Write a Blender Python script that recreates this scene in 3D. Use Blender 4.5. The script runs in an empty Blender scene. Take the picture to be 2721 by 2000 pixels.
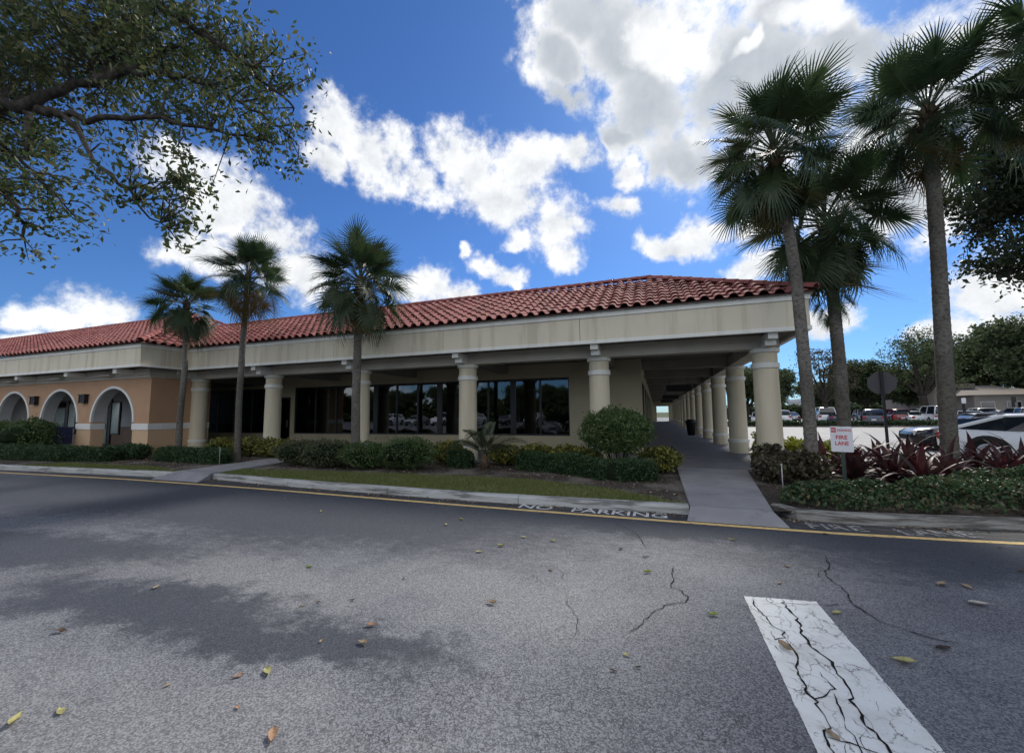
import bpy, math, random
import numpy as np
from mathutils import Vector, Matrix, Euler
rng = np.random.default_rng(7); random.seed(7)
R = math.radians
sc = bpy.context.scene
COL = sc.collection

# ---------------------------------------------------------------- camera
F_PX, PITCH, ROLL, YAW = 1080.94, 0.0912, -0.0099, 0.3378     # focal length in photo pixels (2721 wide), angles in radians
CAM = Vector((0, 0, 1.55))
_r = Vector((math.cos(YAW), math.sin(YAW), 0))
_f = Vector((-math.sin(YAW) * math.cos(PITCH), math.cos(YAW) * math.cos(PITCH), math.sin(PITCH)))
_u = _r.cross(_f)
C_R = _r * math.cos(ROLL) + _u * math.sin(ROLL)
C_U = -_r * math.sin(ROLL) + _u * math.cos(ROLL)
cam = bpy.data.cameras.new('camera'); camo = bpy.data.objects.new('camera', cam); COL.objects.link(camo)
cam.sensor_fit = 'HORIZONTAL'; cam.sensor_width = 36; cam.lens = 36 * F_PX / 2721
cam.clip_start = 0.05; cam.clip_end = 6000
mw = Matrix((C_R, C_U, -_f)).transposed().to_4x4(); mw.translation = CAM; camo.matrix_world = mw
sc.camera = camo

def ray(x, y): return _f + C_R * ((x - 1360.5) / F_PX) - C_U * ((y - 1000) / F_PX)
def at(x, y, t): return CAM + ray(x, y) * t                   # a point t metres out along a measured sight line
def sky_dir(x, y): return ray(x, y).normalized()
def az_x(x, Y): return math.tan(math.atan((x - 1360.5) / F_PX) - YAW) * Y

# ---------------------------------------------------------------- world
SUN_AZ, SUN_EL = R(11), R(41)
S_DIR = Vector((math.sin(SUN_AZ) * math.cos(SUN_EL), math.cos(SUN_AZ) * math.cos(SUN_EL), math.sin(SUN_EL)))
SKY_STRENGTH = 0.10; SKY_TINT = (.30, .50, .79)

class NT:
    def __init__(s, tree): s.t = tree; s.n = tree.nodes; s.l = tree.links
    def put(s, sock, v):
        if v is None: return
        if isinstance(v, bpy.types.NodeSocket): s.l.new(v, sock)
        else:
            if sock.type == 'RGBA' and not hasattr(v, '__len__'): v = (v, v, v, 1)
            if sock.type == 'RGBA' and len(v) == 3: v = (*v, 1)
            sock.default_value = v
    def node(s, typ, **kw):
        n = s.n.new(typ)
        for k, v in kw.items(): setattr(n, k, v)
        return n
    def m(s, op, a, b=None, c=None, clamp=False):
        n = s.node('ShaderNodeMath', operation=op, use_clamp=clamp)
        s.put(n.inputs[0], a); s.put(n.inputs[1], b); s.put(n.inputs[2], c); return n.outputs[0]
    def v(s, op, a, b=None, scale=None):
        n = s.node('ShaderNodeVectorMath', operation=op)
        s.put(n.inputs[0], a); s.put(n.inputs[1], b)
        if scale is not None: s.put(n.inputs['Scale'], scale)
        return n.outputs['Value'] if op in ('LENGTH', 'DOT_PRODUCT', 'DISTANCE') else n.outputs[0]
    def mix(s, f, a, b, mode='MIX'):
        n = s.node('ShaderNodeMix', data_type='RGBA', blend_type=mode)
        s.put(n.inputs[0], f); s.put(n.inputs[6], a); s.put(n.inputs[7], b); return n.outputs[2]
    def noise(s, vec, scale, detail=4, rough=.55, dist=0, color=False, lac=2.0):
        n = s.node('ShaderNodeTexNoise'); s.put(n.inputs['Vector'], vec); s.put(n.inputs['Scale'], scale)
        s.put(n.inputs['Detail'], detail); s.put(n.inputs['Roughness'], rough); s.put(n.inputs['Distortion'], dist); s.put(n.inputs['Lacunarity'], lac)
        return n.outputs['Color' if color else 'Fac']
    def step(s, x, a, b, lo=0., hi=1.):
        n = s.node('ShaderNodeMapRange', interpolation_type='SMOOTHSTEP'); s.put(n.inputs[0], x)
        s.put(n.inputs[1], a); s.put(n.inputs[2], b); s.put(n.inputs[3], lo); s.put(n.inputs[4], hi); return n.outputs[0]
    def mapping(s, vec, loc=(0, 0, 0), rot=(0, 0, 0), scale=(1, 1, 1), typ='POINT'):
        n = s.node('ShaderNodeMapping', vector_type=typ); s.put(n.inputs[0], vec); s.put(n.inputs[1], loc)
        s.put(n.inputs[2], rot); s.put(n.inputs[3], scale); return n.outputs[0]
    def pos(s): return s.node('ShaderNodeNewGeometry').outputs['Position']
    def island(s): return s.node('ShaderNodeNewGeometry').outputs['Random Per Island']
    def ramp(s, f, *stops):
        n = s.node('ShaderNodeValToRGB'); s.put(n.inputs[0], f); e = n.color_ramp.elements
        while len(e) < len(stops): e.new(.5)
        for q, (p_, c) in zip(e, stops): q.position = p_; q.color = (*c, 1)
        return n.outputs[0]

world = bpy.data.worlds.new('World'); sc.world = world; world.use_nodes = True
def build_world():
    nt = NT(world.node_tree); nt.n.clear()
    d = nt.v('NORMALIZE', nt.node('ShaderNodeTexCoord').outputs['Generated'])
    sky = nt.node('ShaderNodeTexSky', sky_type='NISHITA', sun_disc=False, sun_elevation=SUN_EL, sun_rotation=SUN_AZ,
                  altitude=10, air_density=1.0, dust_density=0.35, ozone_density=2.6).outputs[0]
    wob = nt.v('SCALE', nt.v('SUBTRACT', nt.noise(d, 9.0, 3, .6, color=True), (.5, .5, .5)), scale=.10)
    dw = nt.v('ADD', d, wob)
    def blobs(L, k=.2):
        out = None
        for (x, y, rx, ry, rot) in L:
            c = sky_dir(x, y)
            a = R(rot); p1 = sky_dir(x + rx * math.cos(a), y + rx * math.sin(a)); p2 = sky_dir(x - ry * math.sin(a), y + ry * math.cos(a))
            ex = (p1 - c * p1.dot(c)); ey = (p2 - c * p2.dot(c)); lx, ly = ex.length, ey.length
            ex.normalize(); ey = c.cross(ex)
            u, v = nt.v('DOT_PRODUCT', dw, tuple(ex / lx)), nt.v('DOT_PRODUCT', dw, tuple(ey / ly))
            ln = nt.m('MULTIPLY_ADD', u, u, nt.m('MULTIPLY', v, v))
            out = ln if out is None else nt.m('SMOOTH_MIN', out, ln, k)
        return nt.m('POWER', nt.m('MAXIMUM', out, .0), .6)
    big = [(1560, 40, 150, 130, 20), (1480, 150, 100, 90, 20), (1500, 240, 110, 55, 20), (1700, 130, 230, 200, 20), (1720, 300, 170, 140, 35), (1800, 440, 130, 80, 45), (1640, 350, 80, 45, 40), (2000, 250, 330, 260, 10), (1880, 430, 150, 100, 0),
           (2480, 330, 330, 230, 0), (2100, 60, 180, 100, 0), (2280, 140, 250, 110, 10), (2560, 130, 200, 60, -10), (2350, 500, 330, 160, 0)]
    rest = [(905, 330, 80, 80, 0), (1000, 420, 140, 75, 38), (865, 430, 40, 70, -20), (1110, 490, 120, 60, 18), (1240, 440, 110, 105, 0), (1390, 440, 130, 95, 0), (1350, 550, 170, 75, 22), (1530, 390, 80, 55, -10),
            (1470, 600, 100, 90, 30), (1500, 680, 55, 40, 0), (1300, 710, 65, 35, 25), (1350, 745, 50, 30, 0), (1375, 640, 45, 32, -30), (1690, 460, 55, 50, 0), (1655, 545, 65, 36, 0), (1760, 650, 90, 40, 10),
            (1880, 635, 120, 52, -5), (1985, 600, 80, 50, -20), (2030, 720, 110, 45, -15), (2200, 850, 110, 50, 0), (630, 550, 160, 120, 25), (480, 450, 130, 70, 25), (730, 640, 90, 75, 0), (810, 730, 130, 75, 20),
            (560, 680, 150, 60, 0), (1130, 765, 90, 60, 10), (1215, 785, 55, 40, 0), (270, 815, 140, 55, 0), (140, 850, 110, 40, 0), (60, 905, 70, 24, 0), (2640, 790, 210, 130, 0), (2500, 880, 130, 50, 0), (2721, 900, 180, 80, 0), (1235, 662, 22, 16, 0)]
    lb, lr = blobs(big), blobs(rest)
    lmin = nt.m('MINIMUM', lb, lr)
    n1 = nt.noise(d, 11.0, 9, .66)
    rnd = nt.m('MULTIPLY', nt.m('SUBTRACT', n1, .5), 3.1)
    dens_f = nt.m('ADD', nt.m('SUBTRACT', 1.16, lmin), rnd)
    # the rest of the sky carries the same broken cumulus
    front = nt.step(nt.v('DOT_PRODUCT', d, tuple(_f)), .42, .62)
    n0 = nt.noise(dw, 2.4, 2, .5)
    dens_g = nt.m('ADD', nt.m('SUBTRACT', nt.m('MULTIPLY', nt.m('SUBTRACT', n0, .43), 5.0), nt.m('MULTIPLY', front, 4.)), nt.m('MULTIPLY', rnd, .6))
    dens = nt.m('MAXIMUM', dens_f, dens_g)
    alpha = nt.m('POWER', nt.step(dens, -.12, .80), 1.25)
    d2 = nt.v('ADD', d, tuple(S_DIR * .02 + Vector((0, 0, .02))))
    rel = nt.m('MULTIPLY', nt.m('SUBTRACT', n1, nt.noise(d2, 11.0, 6, .62)), 1.35)
    core = nt.step(nt.m('ADD', lb, nt.m('MULTIPLY', rnd, -.2)), .82, .22)
    thick = nt.step(dens, .35, 1.5)
    patch = nt.step(nt.m('ADD', blobs([(1780, 130, 150, 100, 35), (1985, 125, 75, 20, -42), (2150, 60, 130, 60, 0)]), nt.m('MULTIPLY', rnd, -.5)), 1.05, .35)
    w = nt.m('SUBTRACT', .86, nt.m('ADD', nt.m('MULTIPLY', core, .44), nt.m('MULTIPLY', thick, .16)))
    w = nt.m('ADD', w, nt.m('ADD', nt.m('MULTIPLY', rel, nt.m('SUBTRACT', 1.0, nt.m('MULTIPLY', core, .6))), nt.m('MULTIPLY', patch, .55)), clamp=True)
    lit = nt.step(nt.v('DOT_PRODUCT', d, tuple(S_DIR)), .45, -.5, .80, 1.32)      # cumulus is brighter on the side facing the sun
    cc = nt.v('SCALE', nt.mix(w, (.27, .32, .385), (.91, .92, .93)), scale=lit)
    k = 1 / SKY_STRENGTH
    cc = nt.v('SCALE', cc, scale=k)
    skyc = nt.mix(1.0, sky, SKY_TINT, 'MULTIPLY')
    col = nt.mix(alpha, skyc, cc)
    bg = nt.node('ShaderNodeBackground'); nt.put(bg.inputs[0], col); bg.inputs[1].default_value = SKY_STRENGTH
    nt.l.new(bg.outputs[0], nt.node('ShaderNodeOutputWorld').inputs[0])
    world.cycles.sampling_method = 'MANUAL'; world.cycles.sample_map_resolution = 512
build_world()

sun = bpy.data.lights.new('sun', 'SUN'); suno = bpy.data.objects.new('sun', sun); COL.objects.link(suno)
sun.energy = 2.8; sun.angle = R(10); sun.color = (1, .95, .87)
suno.rotation_euler = S_DIR.to_track_quat('Z', 'Y').to_euler(); suno.location = S_DIR * 60

sc.render.engine = 'CYCLES'
sc.view_settings.view_transform = 'Standard'; sc.view_settings.look = 'None'
sc.view_settings.exposure = 0.58; sc.view_settings.gamma = 1; sc.view_settings.use_curve_mapping = False
cy = sc.cycles
cy.use_denoising = True; cy.max_bounces = 5; cy.diffuse_bounces = 2; cy.glossy_bounces = 2; cy.use_adaptive_sampling = True; cy.adaptive_threshold = .025; cy.transmission_bounces = 4; cy.transparent_max_bounces = 6
cy.sample_clamp_indirect = 6

# ---------------------------------------------------------------- mesh helpers
class MB:
    def __init__(s): s.v = []; s.f = []
    def quad(s, *p):
        n = len(s.v); s.v += [tuple(q) for q in p]; s.f.append(tuple(range(n, n + len(p))))
    def box(s, x0, x1, y0, y1, z0, z1):
        n = len(s.v); s.v += [(x, y, z) for z in (z0, z1) for y in (y0, y1) for x in (x0, x1)]
        s.f += [tuple(n + i for i in q) for q in ((0, 2, 3, 1), (4, 5, 7, 6), (0, 1, 5, 4), (2, 6, 7, 3), (0, 4, 6, 2), (1, 3, 7, 5))]; return s
    def prism(s, poly, z0, z1):
        n = len(s.v); k = len(poly); s.v += [(x, y, z0) for x, y in poly] + [(x, y, z1) for x, y in poly]
        s.f.append(tuple(n + i for i in range(k))[::-1]); s.f.append(tuple(n + k + i for i in range(k)))
        s.f += [(n + i, n + (i + 1) % k, n + k + (i + 1) % k, n + k + i) for i in range(k)]; return s
    def lathe(s, prof, seg=24, c=(0, 0, 0), cap=True):
        n = len(s.v)
        for r, z in prof:
            for i in range(seg):
                a = 2 * math.pi * i / seg; s.v.append((c[0] + r * math.cos(a), c[1] + r * math.sin(a), c[2] + z))
        for j in range(len(prof) - 1):
            for i in range(seg):
                a, b = n + j * seg + i, n + j * seg + (i + 1) % seg; s.f.append((a, b, b + seg, a + seg))
        if cap:
            s.f.append(tuple(n + i for i in range(seg))[::-1]); s.f.append(tuple(n + (len(prof) - 1) * seg + i for i in range(seg)))
        return s
    def tube(s, pts, rad, seg=6, cap=True):
        pts = [Vector(p) for p in pts]; n = len(s.v)
        if not hasattr(rad, '__len__'): rad = [rad] * len(pts)
        ref = Vector((0.31, 0.2, 1)).normalized()
        for i, p in enumerate(pts):
            t = (pts[min(i + 1, len(pts) - 1)] - pts[max(i - 1, 0)]).normalized()
            if abs(t.dot(ref)) > .95: ref = Vector((1, .1, .2)).normalized()
            a = t.cross(ref).normalized(); b = t.cross(a)
            for k in range(seg):
                q = 2 * math.pi * k / seg; s.v.append(tuple(p + (a * math.cos(q) + b * math.sin(q)) * rad[i]))
        for j in range(len(pts) - 1):
            for k in range(seg):
                a, b = n + j * seg + k, n + j * seg + (k + 1) % seg; s.f.append((a, a + seg, b + seg, b))
        if cap:
            s.f.append(tuple(n + k for k in range(seg))); s.f.append(tuple(n + (len(pts) - 1) * seg + k for k in range(seg))[::-1])
        return s
    def mesh(s, name, mat, smooth=False):
        me = bpy.data.meshes.new(name); me.from_pydata(s.v, [], s.f)
        if mat: me.materials.append(mat)
        if smooth: me.shade_smooth()
        me.update(); return me
    def build(s, name, mat, parent=None, smooth=False, loc=None):
        return link(name, s.mesh(name, mat, smooth), parent, loc)

def link(name, me, parent=None, loc=None, mtx=None):
    o = bpy.data.objects.new(name, me); COL.objects.link(o)
    if parent: o.parent = parent
    if loc is not None: o.location = loc
    if mtx is not None: o.matrix_local = mtx
    return o
def tag(o, label=None, cat=None, group=None, kind=None):
    if label: o['label'] = label
    if cat: o['category'] = cat
    if group: o['group'] = group
    if kind: o['kind'] = kind
    return o
def thing(name, label, cat, loc=(0, 0, 0), rz=0, group=None):
    o = bpy.data.objects.new(name, None); COL.objects.link(o); o.empty_display_size = .2
    o.location = loc; o.rotation_euler = (0, 0, rz); return tag(o, label, cat, group)
def struct(o): o['kind'] = 'structure'; return o
def copy_tree(o, parent=None):
    c = o.copy(); COL.objects.link(c); c.parent = parent
    for ch in o.children: copy_tree(ch, c)
    return c
def box(name, mat, parent, *b): return MB().box(*b).build(name, mat, parent)
def sheet(name, poly, z, mat, parent=None):
    m = MB(); m.quad(*[(x, y, z) for x, y in poly]); return m.build(name, mat, parent)
def np_mesh(name, V, F, mat, smooth=False):
    me = bpy.data.meshes.new(name); V = np.asarray(V, np.float32); F = np.asarray(F, np.int32)
    k = F.shape[1]; me.vertices.add(len(V)); me.vertices.foreach_set('co', V.ravel())
    me.loops.add(F.size); me.loops.foreach_set('vertex_index', F.ravel())
    me.polygons.add(len(F)); me.polygons.foreach_set('loop_start', np.arange(0, F.size, k, dtype=np.int32))
    me.materials.append(mat); me.update(calc_edges=True); me.validate()
    if smooth: me.shade_smooth()
    return me
def leaf_mesh(name, C, L, W, mat, axis=None, bias=0.0, fold=.18, up=0.0):
    """one folded leaf of two faces at each point of C"""
    n = len(C); C = np.asarray(C); a = rng.normal(size=(n, 3))
    if axis is not None: a = a * (1 - bias) + np.asarray(axis) * bias * 2
    a[:, 2] += up
    a /= np.linalg.norm(a, axis=1)[:, None] + 1e-9
    b = np.cross(a, rng.normal(size=(n, 3))); b /= np.linalg.norm(b, axis=1)[:, None] + 1e-9
    c = np.cross(a, b); s = rng.uniform(.55, 1.4, n)[:, None]
    V = np.stack([C - a * L / 2 * s, C + b * W / 2 * s + c * fold * W * s, C + a * L / 2 * s, C - b * W / 2 * s + c * fold * W * s], 1).reshape(-1, 3)
    i = np.arange(n)[:, None] * 4
    return np_mesh(name, V, np.concatenate([i + [0, 1, 2], i + [0, 2, 3]], 1).reshape(-1, 3), mat)

# ---------------------------------------------------------------- materials
def mat(name, col, rough=.7, spec=.4, metal=0., fn=None, bump=None, trans=0.):
    m = bpy.data.materials.new(name); m.use_nodes = True; nt = NT(m.node_tree); b = nt.n['Principled BSDF']
    b.inputs['Roughness'].default_value = rough; b.inputs['Specular IOR Level'].default_value = spec; b.inputs['Metallic'].default_value = metal
    c = fn(nt) if fn else None
    if c is None: nt.put(b.inputs['Base Color'], col)
    else: nt.put(b.inputs['Base Color'], c)
    if bump:
        bn = nt.node('ShaderNodeBump'); bn.inputs['Strength'].default_value = bump[1]; bn.inputs['Distance'].default_value = bump[2] if len(bump) > 2 else .01
        nt.put(bn.inputs['Height'], bump[0](nt)); nt.l.new(bn.outputs[0], b.inputs['Normal'])
    if trans:
        tr = nt.node('ShaderNodeBsdfTranslucent'); nt.put(tr.inputs[0], c if c is not None else col)
        mx = nt.node('ShaderNodeMixShader'); mx.inputs[0].default_value = trans
        nt.l.new(b.outputs[0], mx.inputs[1]); nt.l.new(tr.outputs[0], mx.inputs[2]); nt.l.new(mx.outputs[0], nt.n['Material Output'].inputs[0])
    return m
def mottled(c1, c2, scale=3., detail=5, lo=.35, hi=.7, stretch=(1, 1, 1)):
    def fn(nt): return nt.mix(nt.step(nt.noise(nt.mapping(nt.pos(), scale=stretch), scale, detail, .6), lo, hi), c1, c2)
    return fn
def fine(scale): return lambda nt: nt.noise(nt.pos(), scale, 4, .7)
def leafy(*cols):
    def fn(nt): return nt.ramp(nt.island(), *[(i / max(1, len(cols) - 1), c) for i, c in enumerate(cols)])
    return fn

def asphalt_fn(nt):
    P = nt.pos(); n2 = nt.noise(P, 1.3, 6, .62); warp = nt.v('ADD', P, nt.v('SCALE', nt.v('SUBTRACT', nt.noise(P, 1.6, 7, .68, color=True), (.5, .5, .5)), scale=1.5))
    def field(L):
        out = None
        for x, y, rx, ry, rot in L:
            c_, s_ = math.cos(R(rot)), math.sin(R(rot)); u = nt.m('SUBTRACT', nt.v('DOT_PRODUCT', warp, (c_ / rx, s_ / rx, 0)), (x * c_ + y * s_) / rx); v = nt.m('SUBTRACT', nt.v('DOT_PRODUCT', warp, (-s_ / ry, c_ / ry, 0)), (-x * s_ + y * c_) / ry)
            ln = nt.m('MULTIPLY_ADD', u, u, nt.m('MULTIPLY', v, v)); out = ln if out is None else nt.m('SMOOTH_MIN', out, ln, .25)
        return nt.m('SQRT', nt.m('MAXIMUM', out, 0.))
    grit = nt.m('MULTIPLY', nt.m('SUBTRACT', nt.noise(nt.mapping(P, scale=(.5, 1, 1)), 10, 9, .82), .5), 1.7)
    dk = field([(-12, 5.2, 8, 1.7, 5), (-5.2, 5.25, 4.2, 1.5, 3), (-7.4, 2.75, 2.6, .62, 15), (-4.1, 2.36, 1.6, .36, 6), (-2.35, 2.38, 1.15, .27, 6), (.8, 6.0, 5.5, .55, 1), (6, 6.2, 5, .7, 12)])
    dark_mask = nt.step(nt.m('ADD', dk, grit), 1.42, .62)  # grainy-edged mask of the darker road patches
    pale = nt.step(nt.m('ADD', field([(-5.4, 3.05, 1.9, .34, 8), (-3.4, 2.95, 1.3, .42, 2), (-13.5, 3.6, 2.4, .3, 12), (-1.5, 3.4, 1.6, .5, 0), (-1.2, 1.35, 3.6, .6, 0)]), grit), 1.5, .3, 0, .75)
    vs = nt.node('ShaderNodeTexVoronoi', feature='F1'); nt.put(vs.inputs['Vector'], P); vs.inputs['Scale'].default_value = 125; ag = nt.node('ShaderNodeSeparateColor'); nt.put(ag.inputs[0], vs.outputs['Color']); ag = ag.outputs[0]; ag2 = nt.noise(P, 45, 3, .7)
    light = nt.mix(nt.step(n2, .35, .68), (.098, .105, .124), (.148, .156, .176))
    light = nt.mix(nt.step(nt.noise(P, .55, 3, .5), .46, .66, 0, .6), light, (.078, .073, .092))
    light = nt.mix(pale, light, (.205, .208, .212))
    light = nt.mix(nt.step(ag, .1, 1.0), nt.mix(.46, light, (.022, .022, .026)), nt.mix(.24, light, (.50, .50, .51)))
    light = nt.mix(nt.step(ag2, .56, .72, 0, .35), light, (.05, .05, .056))
    dark = nt.mix(nt.step(ag, .3, 1.0), (.027, .032, .043), (.055, .062, .076))
    col = nt.mix(nt.m('MULTIPLY', dark_mask, .9), light, dark)
    sp = nt.node('ShaderNodeTexVoronoi', feature='F1'); nt.put(sp.inputs['Vector'], warp); sp.inputs['Scale'].default_value = 1.7
    col = nt.mix(nt.step(nt.m('ADD', sp.outputs['Distance'], nt.m('MULTIPLY', n2, .10)), .13, .09, 0, .5), col, (.025, .024, .026))     # oil drips
    # crazing
    vo = nt.node('ShaderNodeTexVoronoi', feature='DISTANCE_TO_EDGE'); nt.put(vo.inputs['Vector'], nt.v('ADD', P, nt.v('SCALE', nt.noise(P, 7, 4, .6, color=True), scale=.12))); vo.inputs['Scale'].default_value = 13
    reg = nt.step(field([(-.55, 2.05, 1.5, .7, 0)]), 1.0, .6)
    far = nt.step(nt.noise(P, .8, 4, .6), .60, .70, 0, .35)
    cr = nt.m('MULTIPLY', nt.step(vo.outputs['Distance'], .04, .006), nt.m('MULTIPLY', nt.m('MAXIMUM', reg, far), nt.step(nt.noise(P, 5, 3, .6), .36, .56, .0, .75)))
    col = nt.mix(cr, col, (.02, .02, .022))
    # dirty gutter by the kerb
    y = nt.node('ShaderNodeSeparateXYZ'); nt.put(y.inputs[0], nt.v('ADD', P, nt.v('SCALE', nt.noise(P, 2.2, 5, .65, color=True), scale=.22)))
    gut = nt.m('MULTIPLY', nt.step(y.outputs[1], 6.42, 6.78), nt.step(y.outputs[1], 9.5, 8.5))
    return nt.mix(nt.m('MULTIPLY', gut, nt.step(nt.noise(nt.mapping(P, scale=(1, 5, 1)), 1.8, 5, .6), .34, .62, .45, .92)), col, (.034, .032, .029))
M = {}
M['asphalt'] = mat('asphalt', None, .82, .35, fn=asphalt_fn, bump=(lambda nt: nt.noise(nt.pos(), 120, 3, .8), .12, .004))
M['lot'] = mat('sunlit_asphalt', None, .7, .5, fn=mottled((.155, .155, .16), (.21, .21, .21), .6), bump=(fine(120), .3, .004))  # paler than the road; sun glare on the lot is put into the colour
M['kerb'] = mat('kerb_concrete', None, .85, .3, fn=lambda nt: nt.mix(nt.step(nt.noise(nt.mapping(nt.pos(), scale=(.5, 1.6, 7)), 2.6, 9, .7), .44, .62), (.45, .455, .44), nt.mix(nt.step(nt.noise(nt.pos(), 1.1, 3, .5), .4, .6), (.13, .125, .115), (.30, .295, .275))), bump=(fine(70), .4, .006))
M['kerb_dirty'] = mat('stained_kerb_concrete', None, .85, .3, fn=lambda nt: nt.mix(nt.step(nt.noise(nt.mapping(nt.pos(), scale=(.5, 1.6, 7)), 2.6, 9, .7), .40, .60), (.30, .295, .27), (.095, .088, .078)), bump=(fine(70), .4, .006))
M['path'] = mat('path_concrete', None, .85, .3, fn=lambda nt: nt.mix(nt.step(nt.noise(nt.pos(), 240, 3, .7), .4, .75, 0, .35), nt.mix(nt.step(nt.noise(nt.pos(), 3.5, 8, .7), .52, .68, 0, .6), mottled((.225, .22, .23), (.29, .285, .29), 1.6)(nt), (.13, .125, .125)), (.45, .45, .45)), bump=(fine(150), .3, .004))
M['floor'] = mat('arcade_floor_concrete', None, .8, .3, fn=mottled((.15, .145, .15), (.20, .195, .20), 1.2), bump=(fine(150), .3, .004))  # darker than the path concrete, with the arcade's shade in its colour
M['beam_in'] = mat('inner_beam', None, .85, .25, fn=mottled((.27, .255, .22), (.23, .215, .185), 1.2))  # darker copy of the beam stucco; shade under the roof painted in
M['soil'] = mat('mulch_soil', None, .95, .1, fn=lambda nt: nt.mix(nt.step(nt.noise(nt.pos(), 26, 5, .75), .42, .68), nt.mix(nt.step(nt.noise(nt.pos(), .9, 4, .6), .48, .62), (.045, .037, .031), (.20, .18, .16)), (.19, .165, .14)), bump=(fine(30), 1., .04))
M['turf'] = mat('turf_ground', None, .95, .1, fn=mottled((.11, .115, .045), (.22, .19, .11), 5.), bump=(fine(60), .8, .02))
M['grass'] = mat('grass_blades', None, .7, .2, fn=leafy((.09, .15, .032), (.15, .20, .05), (.21, .23, .08), (.33, .29, .15)), trans=.3)
M['ground'] = mat('far_ground', None, .95, .1, fn=mottled((.05, .065, .025), (.10, .10, .06), .05))
def stain(c1, c2, amt=.5):
    def fn(nt):
        P = nt.pos(); st = nt.noise(nt.mapping(P, scale=(2.6, 2.6, .22)), 1.5, 5, .62)
        a = nt.mix(nt.step(st, .45, .66, 0, amt), c1, c2)
        return nt.mix(nt.step(nt.noise(P, .8, 3, .5), .4, .7, 0, .3), a, tuple(x * .86 for x in c1))
    return fn
M['fascia'] = mat('fascia_stucco', None, .85, .25, fn=stain((.66, .605, .475), (.46, .395, .28), .62), bump=(fine(220), .25, .004))
M['trim'] = mat('grey_white_trim', None, .6, .4, fn=stain((.74, .735, .675), (.55, .53, .46), .45))
M['beam'] = mat('beam_stucco', None, .85, .25, fn=mottled((.50, .465, .39), (.43, .40, .33), 1.2), bump=(fine(200), .25, .004))
M['column'] = mat('column_stucco', None, .85, .25, fn=stain((.64, .57, .42), (.50, .43, .31), .55), bump=(fine(240), .3, .004))
M['wall'] = mat('tan_wall_stucco', None, .88, .2, fn=mottled((.45, .395, .27), (.40, .35, .235), .9), bump=(fine(240), .3, .004))
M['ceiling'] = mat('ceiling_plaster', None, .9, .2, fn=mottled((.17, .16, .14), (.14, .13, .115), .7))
M['orange'] = mat('orange_stucco', None, .88, .2, fn=mottled((.50, .31, .19), (.45, .275, .165), .8), bump=(fine(240), .3, .004))
M['buff'] = mat('buff_stucco', None, .88, .2, fn=mottled((.64, .44, .27), (.58, .39, .24), .9), bump=(fine(240), .3, .004))
M['white'] = mat('white_band', (.74, .73, .69), .7)
M['grey_plaster'] = mat('grey_plaster', None, .85, .25, fn=mottled((.50, .50, .49), (.42, .42, .42), .8))
M['brown'] = mat('brown_plaster', None, .85, .25, fn=mottled((.30, .225, .18), (.26, .19, .15), .8))
def tile_fn(nt):
    P = nt.pos(); b = nt.ramp(nt.island(), (0, (.215, .078, .07)), (.35, (.28, .10, .092)), (.7, (.325, .125, .112)), (1, (.37, .165, .145)))
    b = nt.mix(nt.step(nt.noise(P, 1.1, 5, .65), .50, .72, 0, .4), b, (.40, .22, .20))
    return nt.mix(nt.step(nt.noise(P, 1.3, 8, .76), .50, .68, 0, .72), b, (.12, .065, .058))
M['tile'] = mat('clay_tile', None, .9, .12, fn=tile_fn, bump=(fine(60), .4, .006))
M['deck'] = mat('roof_underlay', (.10, .045, .04), .9)
M['frame'] = mat('dark_bronze_frame', (.018, .017, .017), .4, .5)
M['black'] = mat('black_metal', (.012, .012, .013), .5)
M['vent'] = mat('vent_dark', (.02, .02, .02), .8)
M['interior'] = mat('interior_dark', None, .9, fn=mottled((.05, .05, .055), (.03, .03, .034), .5))
def glass(name, tint, refl=1.9, mn=.06):
    m = bpy.data.materials.new(name); m.use_nodes = True; nt = NT(m.node_tree); nt.n.clear()
    fr = nt.node('ShaderNodeFresnel'); fr.inputs[0].default_value = refl
    gl = nt.node('ShaderNodeBsdfGlossy'); gl.inputs['Roughness'].default_value = .004; nt.put(gl.inputs[0], (.9, .95, 1, 1))
    wv = nt.node('ShaderNodeBump'); wv.inputs['Strength'].default_value = .04; wv.inputs['Distance'].default_value = .02; nt.put(wv.inputs['Height'], nt.noise(nt.pos(), 1.5, 1, .4)); nt.l.new(wv.outputs[0], gl.inputs['Normal'])
    tr = nt.node('ShaderNodeBsdfTransparent'); nt.put(tr.inputs[0], (*tint, 1))
    mx = nt.node('ShaderNodeMixShader'); nt.put(mx.inputs[0], nt.m('ADD', fr.outputs[0], mn, clamp=True)); nt.l.new(tr.outputs[0], mx.inputs[1]); nt.l.new(gl.outputs[0], mx.inputs[2])
    nt.l.new(mx.outputs[0], nt.node('ShaderNodeOutputMaterial').inputs[0]); return m
M['glass'] = glass('tinted_window_glass', (.28, .30, .31), 1.62, .035)
M['door_glass'] = mat('pale_door_glass', (.33, .42, .40), .12, .8)
M['yellow'] = mat('yellow_paint', None, .7, .3, fn=lambda nt: nt.mix(nt.step(nt.noise(nt.pos(), 14, 7, .72), .53, .66), (.76, .53, .21), (.27, .22, .15)))
def worn(c, dark, lo, hi, sc_=14):
    return lambda nt: nt.mix(nt.step(nt.noise(nt.pos(), sc_, 8, .74), lo, hi), c, dark)
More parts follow.
